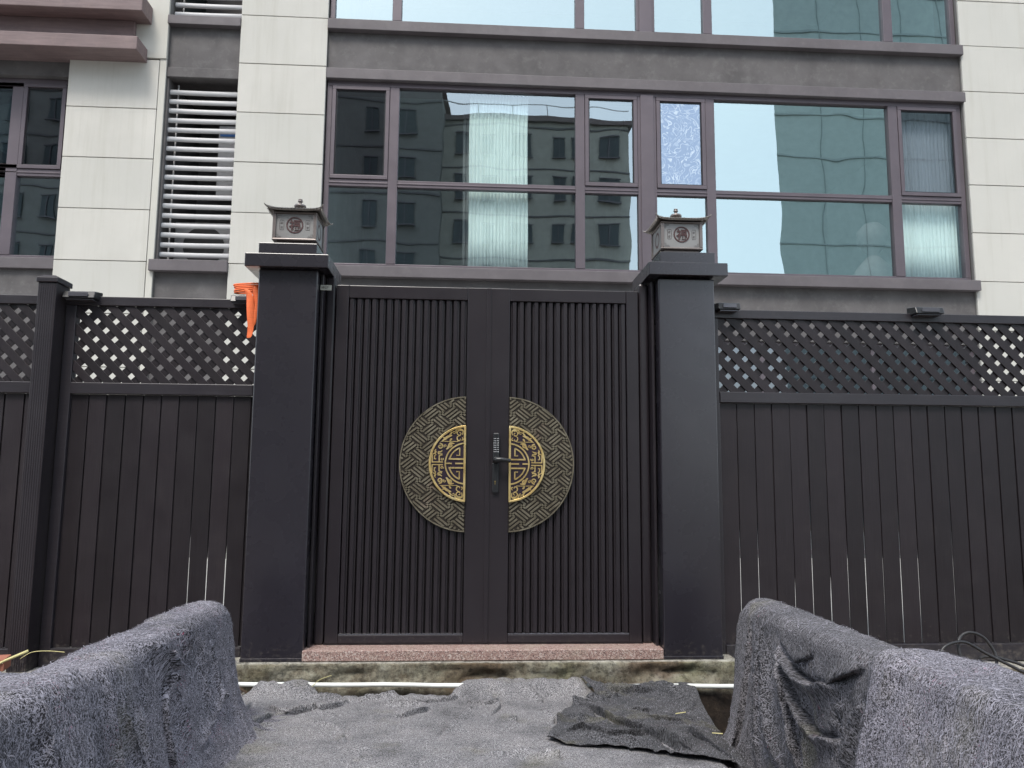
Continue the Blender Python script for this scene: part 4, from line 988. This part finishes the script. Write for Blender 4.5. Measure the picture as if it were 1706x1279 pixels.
FL = [([(-1.324, .33), (-1.291, .24)], .016, .014, 1), ([(-1.63, .34), (-1.55, .26), (-1.49, .17)], .018, .015, 1), ([(-1.60, .323), (-1.414, .078), (-1.369, -.05)], .016, .017, 1), ([(-.95, .09), (-1.04, .01), (-1.25, -.08)], .010, .018, 1), ([(-1.02, .30), (-1.03, .15), (-1.0, -.05)], .009, .010, 1), ([(-1.45, .30), (-1.50, .12), (-1.46, -.1)], .012, .011, -1), ([(-1.78, .31), (-1.80, .18), (-1.70, -.05)], .011, .011, 1), ([(-2.02, .31), (-1.98, .1), (-1.95, -.1)], .012, .012, -1),
      ([(-1.9, .33), (-1.88, .15), (-1.84, .0)], .010, .02, 1), ([(-2.12, .30), (-2.09, .1)], .010, .02, -1), ([(-1.15, .28), (-1.13, .0)], .010, .022, 1), ([(-1.72, .2), (-1.66, -.1)], .010, .02, 1)]
P, UV = cloth(.70, 1.86, -2.36, -.24, .42, .0145, 1.0, 1.045, [BR], 11, 95, .05, gfloor, extra=shear(.05, 0))
add_felt('felt_cover', P, UV, 'felt_dark', 'dark grey felt draped in deep folds over the far part of the right low wall', 'felt cover', 'grey felt covers', 4000, 1, 1, folds=[(a, 1.6*b, c*.85, d) for a, b, c, d in FR], side=1, vert=.020)
P, UV = cloth(.50, 1.80, -3.5, -1.92, .50, .0145, 1.0, 1.02, [(1.088, 1.325, -4.4, -.66, WT+.034)], 23, 90, .04, gfloor)
add_felt('felt_cover', P, UV, 'felt', 'purplish grey felt hump overlapping the near part of the right low wall', 'felt cover', 'grey felt covers', 9000, 2, 1, folds=[([(-2.02, .40), (-2.0, .2), (-1.98, -.2)], .02, .02, 1)], side=1, vert=.024, big=.025)
P, UV = cloth(-1.90, -.60, -2.36, -.36, .42, .0145, 1.0, 1.03, [BL], 31, 90, .05, gfloor)
add_felt('felt_cover', P, UV, 'felt', 'shaggy grey felt draped over the far part of the left low wall', 'felt cover', 'grey felt covers', 13000, 3, 1, folds=[(a, 1.9*b, c*.9, d) for a, b, c, d in FL], side=-1, vert=.026, big=.020)
P, UV = cloth(-1.85, -.50, -3.5, -2.06, .50, .0145, 1.0, 1.03, [(-1.32, -1.095, -4.4, -.66, WT+.03)], 47, 80, .05, gfloor)
add_felt('felt_cover', P, UV, 'felt', 'grey felt over the near end of the left low wall at the left edge', 'felt cover', 'grey felt covers', 9000, 4, 1, folds=[([(-2.31, .40), (-2.28, .29), (-2.23, .1)], .024, .02, 1)], side=-1, vert=.026, big=.02)
# felt on the ground between the walls
def sst(a, b, t): u = np.clip((t-a)/(b-a), 0, 1); return u*u*(3-2*u)
f7 = vnoise(77)
xs = np.linspace(-1.175, .95, 250); nyg = 240; P = np.zeros((250, nyg, 3))
over = np.maximum(sst(-.20, -.10, xs)*sst(.55, .47, xs), sst(-1.2, -1.1, xs)*sst(-.80, -.87, xs))      # where the sheet rides up over the pipe
yf = -.245+.075*over+.035*fbm(f7, xs*6, xs*0+2, 4)*2
for j in range(nyg):
    v = j/(nyg-1); P[:, j, 0] = xs+.012*fbm(f7, xs*0+v*9, xs*0+9, 3); P[:, j, 1] = -2.35+(yf+2.35)*v
xx, yy = P[..., 0], P[..., 1]
P[..., 2] = -.186+.012*2*fbm(f7, xx*3, yy*3, 2)-.5*sst(-1.9, -3.3, yy)-.06*sst(.86, .95, xx)+.05*over[:, None]*sst(-.30, -.19, yy)+.012*sst(-.42, -.22, yy)*np.abs(fbm(f7, xx*11, yy*11, 3))*4
for q_, (fa, fb, am_) in enumerate(((3.0, 5.0, .008), (6, 3.5, .006), (11, 12, .003))):     # long soft creases
    P[..., 2] -= am_*np.exp(-(fbm(f7, xx*fa+13*q_, yy*fb+5*q_, 2)/.02)**2)*np.clip(f7(xx*1.7+q_*7+30, yy*1.7+30)*2-.5, 0, 1)
UV = np.stack([xx, yy], -1)
FG = [([(-.937, -.27), (-.812, -.29), (-.668, -.33)], .016, .010, 1), ([(-.974, -.513), (-.804, -.429), (-.666, -.335)], .017, .011, -1), ([(-1.09, -.86), (-1.047, -.675), (-.974, -.513)], .02, .013, -1),
      ([(-.422, -.558), (-.333, -.49), (-.276, -.438)], .014, .009, -1), ([(-.2, -.835), (-.127, -.627), (-.03, -.361)], .009, .009, 1), ([(-.60, -.32), (-.511, -.27), (-.42, -.26)], .014, .010, 1), ([(-.32, -.36), (-.205, -.30), (-.14, -.26)], .012, .009, -1),
      ([(-1.12, -.35), (-1.12, -.857), (-1.10, -1.30)], .024, .016, 1), ([(.19, -.22), (.23, -.30), (.26, -.36)], .014, .008, 1), ([(.191, -1.03), (.248, -1.108)], .016, .011, 1), ([(-.869, -.381), (-.672, -.566)], .007, .01, 1), ([(.02, -.28), (.05, -.40), (.0, -.55)], .008, .008, 1), ([(.08, -.62), (.12, -.65)], .012, .008, 1), ([(-.55, -.95), (-.47, -1.0)], .006, .01, 1), ([(-.50, -.36), (-.40, -.41), (-.28, -.36)], .012, .008, 1), ([(-.12, -.33), (-.02, -.36), (.06, -.31)], .010, .008, -1), ([(-.78, -.62), (-.66, -.70), (-.60, -.86)], .008, .010, 1), ([(-1.0, -.40), (-.93, -.46), (-.84, -.44)], .014, .010, -1), ([(.22, -.50), (.28, -.56), (.27, -.68)], .008, .008, 1), ([(-.05, -1.02), (.06, -1.06), (.15, -1.0)], .010, .010, 1), ([(-.92, -.62), (-.98, -.78), (-1.0, -.95)], .012, .012, -1)]
oG, PG = add_felt('ground_felt', P, UV, 'felt_ground', 'light grey felt sheet with wrinkles spread on the ground before the gate', 'felt sheet', None, 7000, 5, 1, folds=[(a, 1.7*b, c*1.15, d) for a, b, c, d in FG], up=False, big=.004, lo=.008, hi=.025)
hx0, hx1, hy0, hy1, hn = -1.3, 1.2, -2.4, -.1, 140
Hm = np.full((hn, hn), -1.0); ii = np.clip(((PG[..., 0]-hx0)/(hx1-hx0)*(hn-1)).astype(int), 0, hn-1); jj = np.clip(((PG[..., 1]-hy0)/(hy1-hy0)*(hn-1)).astype(int), 0, hn-1)
np.maximum.at(Hm, (ii.ravel(), jj.ravel()), PG[..., 2].ravel())
def hfl(x, y):
    a = np.clip(((x-hx0)/(hx1-hx0)*(hn-1)).astype(int), 1, hn-2); b = np.clip(((y-hy0)/(hy1-hy0)*(hn-1)).astype(int), 1, hn-2)
    return np.maximum(Hm[a, b], np.maximum(np.maximum(Hm[a-1, b], Hm[a+1, b]), Hm[a, b-1]))
# dark damp scrap: an uneven four sided piece, crumpled
nu, nv = 110, 150; u, v = np.meshgrid(np.linspace(0, 1, nu), np.linspace(0, 1, nv), indexing='ij')
TL, TR, BRc, BLc = np.array([.47, -.172]), np.array([1.06, -.165]), np.array([.985, -1.24]), np.array([.235, -.90])
Q = (TL*((1-u)*v)[..., None]+TR*(u*v)[..., None]+BRc*(u*(1-v))[..., None]+BLc*((1-u)*(1-v))[..., None])
wob = .025*2; Q[..., 0] += (fbm(f7, v*5+3, u*0+1, 3)*wob)*(1-u)**2-.10*(1-u)*np.exp(-((v-.28)/.16)**2)*0+.10*(1-u)*np.exp(-((v-.78)/.18)**2); Q[..., 1] += fbm(f7, u*6+11, v*0+6, 3)*wob*(1-v)**2+fbm(f7, u*14, v*0, 2)*.008*v
sk = f7(Q[..., 0]*40, Q[..., 1]*40)
zb = np.where(Q[..., 0] < .92, hfl(Q[..., 0], Q[..., 1]), -.21); zb = np.clip(zb, -.212, -.178)
for _ in range(5): zb[1:-1, 1:-1] = (zb[:-2, 1:-1]+zb[2:, 1:-1]+zb[1:-1, :-2]+zb[1:-1, 2:])/4
P = np.zeros((nu, nv, 3)); P[..., :2] = Q; P[..., 2] = zb+.010+.014*2*fbm(f7, Q[..., 0]*7, Q[..., 1]*7, 3)-.010*np.exp(-(fbm(f7, Q[..., 0]*6+4, Q[..., 1]*6, 3)/.03)**2)+.007+.04*sst(-.34, -.18, Q[..., 1])-.05*sst(.93, 1.05, Q[..., 0])*sst(.95, .5, v)
P[..., 2] += .007*sst(.12, 0, v)*(.2+f7(u*9, v*0+3))+.010*sst(.10, 0, u)*f7(v*9, u*0)
FD = [([(.435, -.424), (.514, -.537), (.584, -.70), (.702, -.86), (.753, -1.02), (.80, -1.10)], .030, .016, -1), ([(.30, -.83), (.40, -.76), (.518, -.87), (.66, -.84)], .020, .013, -1), ([(.40, -.47), (.49, -.37), (.566, -.42)], .022, .013, 1), ([(.55, -.30), (.63, -.36), (.678, -.30)], .016, .010, 1),
      ([(.70, -.62), (.79, -.66), (.865, -.70)], .016, .011, -1), ([(.66, -.54), (.744, -.555)], .014, .010, -1), ([(.84, -.80), (.90, -.96), (.95, -1.15)], .028, .015, -1), ([(.35, -.88), (.46, -.95), (.588, -1.02)], .02, .014, 1), ([(.86, -.24), (.94, -.27), (.97, -.42)], .026, .015, 1), ([(.72, -.90), (.745, -1.0), (.77, -1.08)], .018, .012, 1), ([(.60, -.26), (.66, -.28), (.72, -.26), (.82, -.28)], .014, .012, -1), ([(.36, -.60), (.45, -.66), (.52, -.74)], .012, .010, 1)]
add_felt('damp_felt', P, np.stack([Q[..., 0], Q[..., 1]], -1), 'felt_wet', 'dark crumpled damp felt scrap lying on the right of the ground sheet', 'felt sheet', None, 3000, 6, 1, .003, folds=[(a, 1.2*b, c, d) for a, b, c, d in FD], up=False, big=.006, lo=.008, hi=.025)

# ------------------------------------------------------------------ cable, brick, straw, debris
cb = MB().tube(cat([(2.29, -.28, -.10), (2.295, -.27, -.03), (2.33, -.26, .03), (2.40, -.25, .055), (2.47, -.24, .05), (2.56, -.25, .0), (2.66, -.26, -.05), (2.76, -.3, -.095), (2.9, -.34, -.105), (3.1, -.36, -.10)]), .008, 10)
cb.tube(cat([(2.44, -.26, -.11), (2.43, -.24, -.02), (2.435, -.22, .045), (2.47, -.2, .08), (2.52, -.2, .094), (2.58, -.21, .07), (2.625, -.22, .0), (2.62, -.24, -.05), (2.575, -.27, -.066), (2.545, -.25, -.055), (2.56, -.2, -.035), (2.64, -.19, -.032), (2.74, -.21, -.055), (2.82, -.24, -.08), (3.0, -.28, -.09)]), .008, 10)
tag(part('power_cable', cb, M['cable'], None, 0, True), 'black rubber cable looping up beside the right fence foot', 'cable')
bk = thing('brick', 'reddish orange brick lying by the fence at the left edge', 'brick', (-2.33, -.3, -.1))
mb = MB().box(-.12, .12, -.055, .055, 0, .055); o = link('body', mb.mesh('body', M['brick']), bk, .004); o.location = (-.02, -.05, .072); o.rotation_euler = (0, 0, .25)
mb = MB().box(-.12, .12, -.055, .055, 0, .055); o = link('body', mb.mesh('body', M['brick']), bk, .004); o.location = (-.10, .0, .012); o.rotation_euler = (0, 0, .05)
tag(part('straw_stalk', MB().tube([(-2.29, -.42, -.02), (-2.22, -.37, .02), (-2.14, -.33, .055)], [.005, .006, .0065], 8), M['straw'], None, 0, True), 'thick pale straw stalk leaning on the brick at left', 'straw')
tag(part('straw_stalk', MB().tube(cat([(-2.17, -.34, .02), (-2.12, -.34, .05), (-2.05, -.34, .056), (-1.97, -.34, .05)]), .0016, 6), M['straw'], None, 0, True), 'thin curved grass stem beside the thick straw stalk', 'straw')
tag(part('twig', MB().tube(cat([(-.86, -.21, -.16), (-.82, -.2, -.12), (-.76, -.19, -.10)]), .0014, 6), M['straw'], None, 0, True), 'thin dry curved twig against the mossy concrete edge', 'twig')
# pebbles in the trench and on the dirt (uncountable)
rs = np.random.RandomState(5); mb = MB()
ico = [(0, 0, 1), (.89, 0, .45), (.28, .85, .45), (-.72, .53, .45), (-.72, -.53, .45), (.28, -.85, .45), (.72, .53, -.45), (-.28, .85, -.45), (-.89, 0, -.45), (-.28, -.85, -.45), (.72, -.53, -.45), (0, 0, -1)]
icf = [(0, 1, 2), (0, 2, 3), (0, 3, 4), (0, 4, 5), (0, 5, 1), (1, 6, 2), (2, 7, 3), (3, 8, 4), (4, 9, 5), (5, 10, 1), (6, 7, 2), (7, 8, 3), (8, 9, 4), (9, 10, 5), (10, 6, 1), (11, 7, 6), (11, 8, 7), (11, 9, 8), (11, 10, 9), (11, 6, 10)]
for (xa, xb, ya, yb, n, smax) in ((.95, 1.25, -.7, -.16, 260, .014), (1.3, 3.2, -.9, -.16, 900, .014), (-3.2, -1.3, -.9, -.16, 700, .012), (-1.2, 1.0, -.26, -.155, 200, .009)):
    for k in range(n):
        x, y = rs.uniform(xa, xb), rs.uniform(ya, yb); s_ = smax*rs.rand()**3+.0025; z = float(ground_h(x, y))+s_*.3; i = len(mb.v)
        mb.v += [(x+a*s_*rs.uniform(.7, 1.3), y+b*s_*rs.uniform(.7, 1.3), z+c*s_*.7) for a, b, c in ico]; mb.f += [tuple(i+q for q in f) for f in icf]
tag(part('gravel', mb, M['stone']), 'scattered pebbles and crumbs of concrete on the soil', 'gravel', None, 'stuff')
# pale twigs and a few leaf scraps on the damp felt
for k, (x, y, ang, L, lb) in enumerate(((.83, -.66, .3, .05, 'short pale wood chip on the middle of the damp felt scrap'), (.93, -.86, -.9, .06, 'longer pale wood sliver near the right edge of the damp felt scrap'))):
    z = float(hfl(np.array(x), np.array(y)))+.03
    tag(part('wood_chip', MB().tube([(x, y, z), (x+L*math.cos(ang), y+L*math.sin(ang)*.5, z+.004)], .0022, 5), M['straw']), lb, 'wood chip')
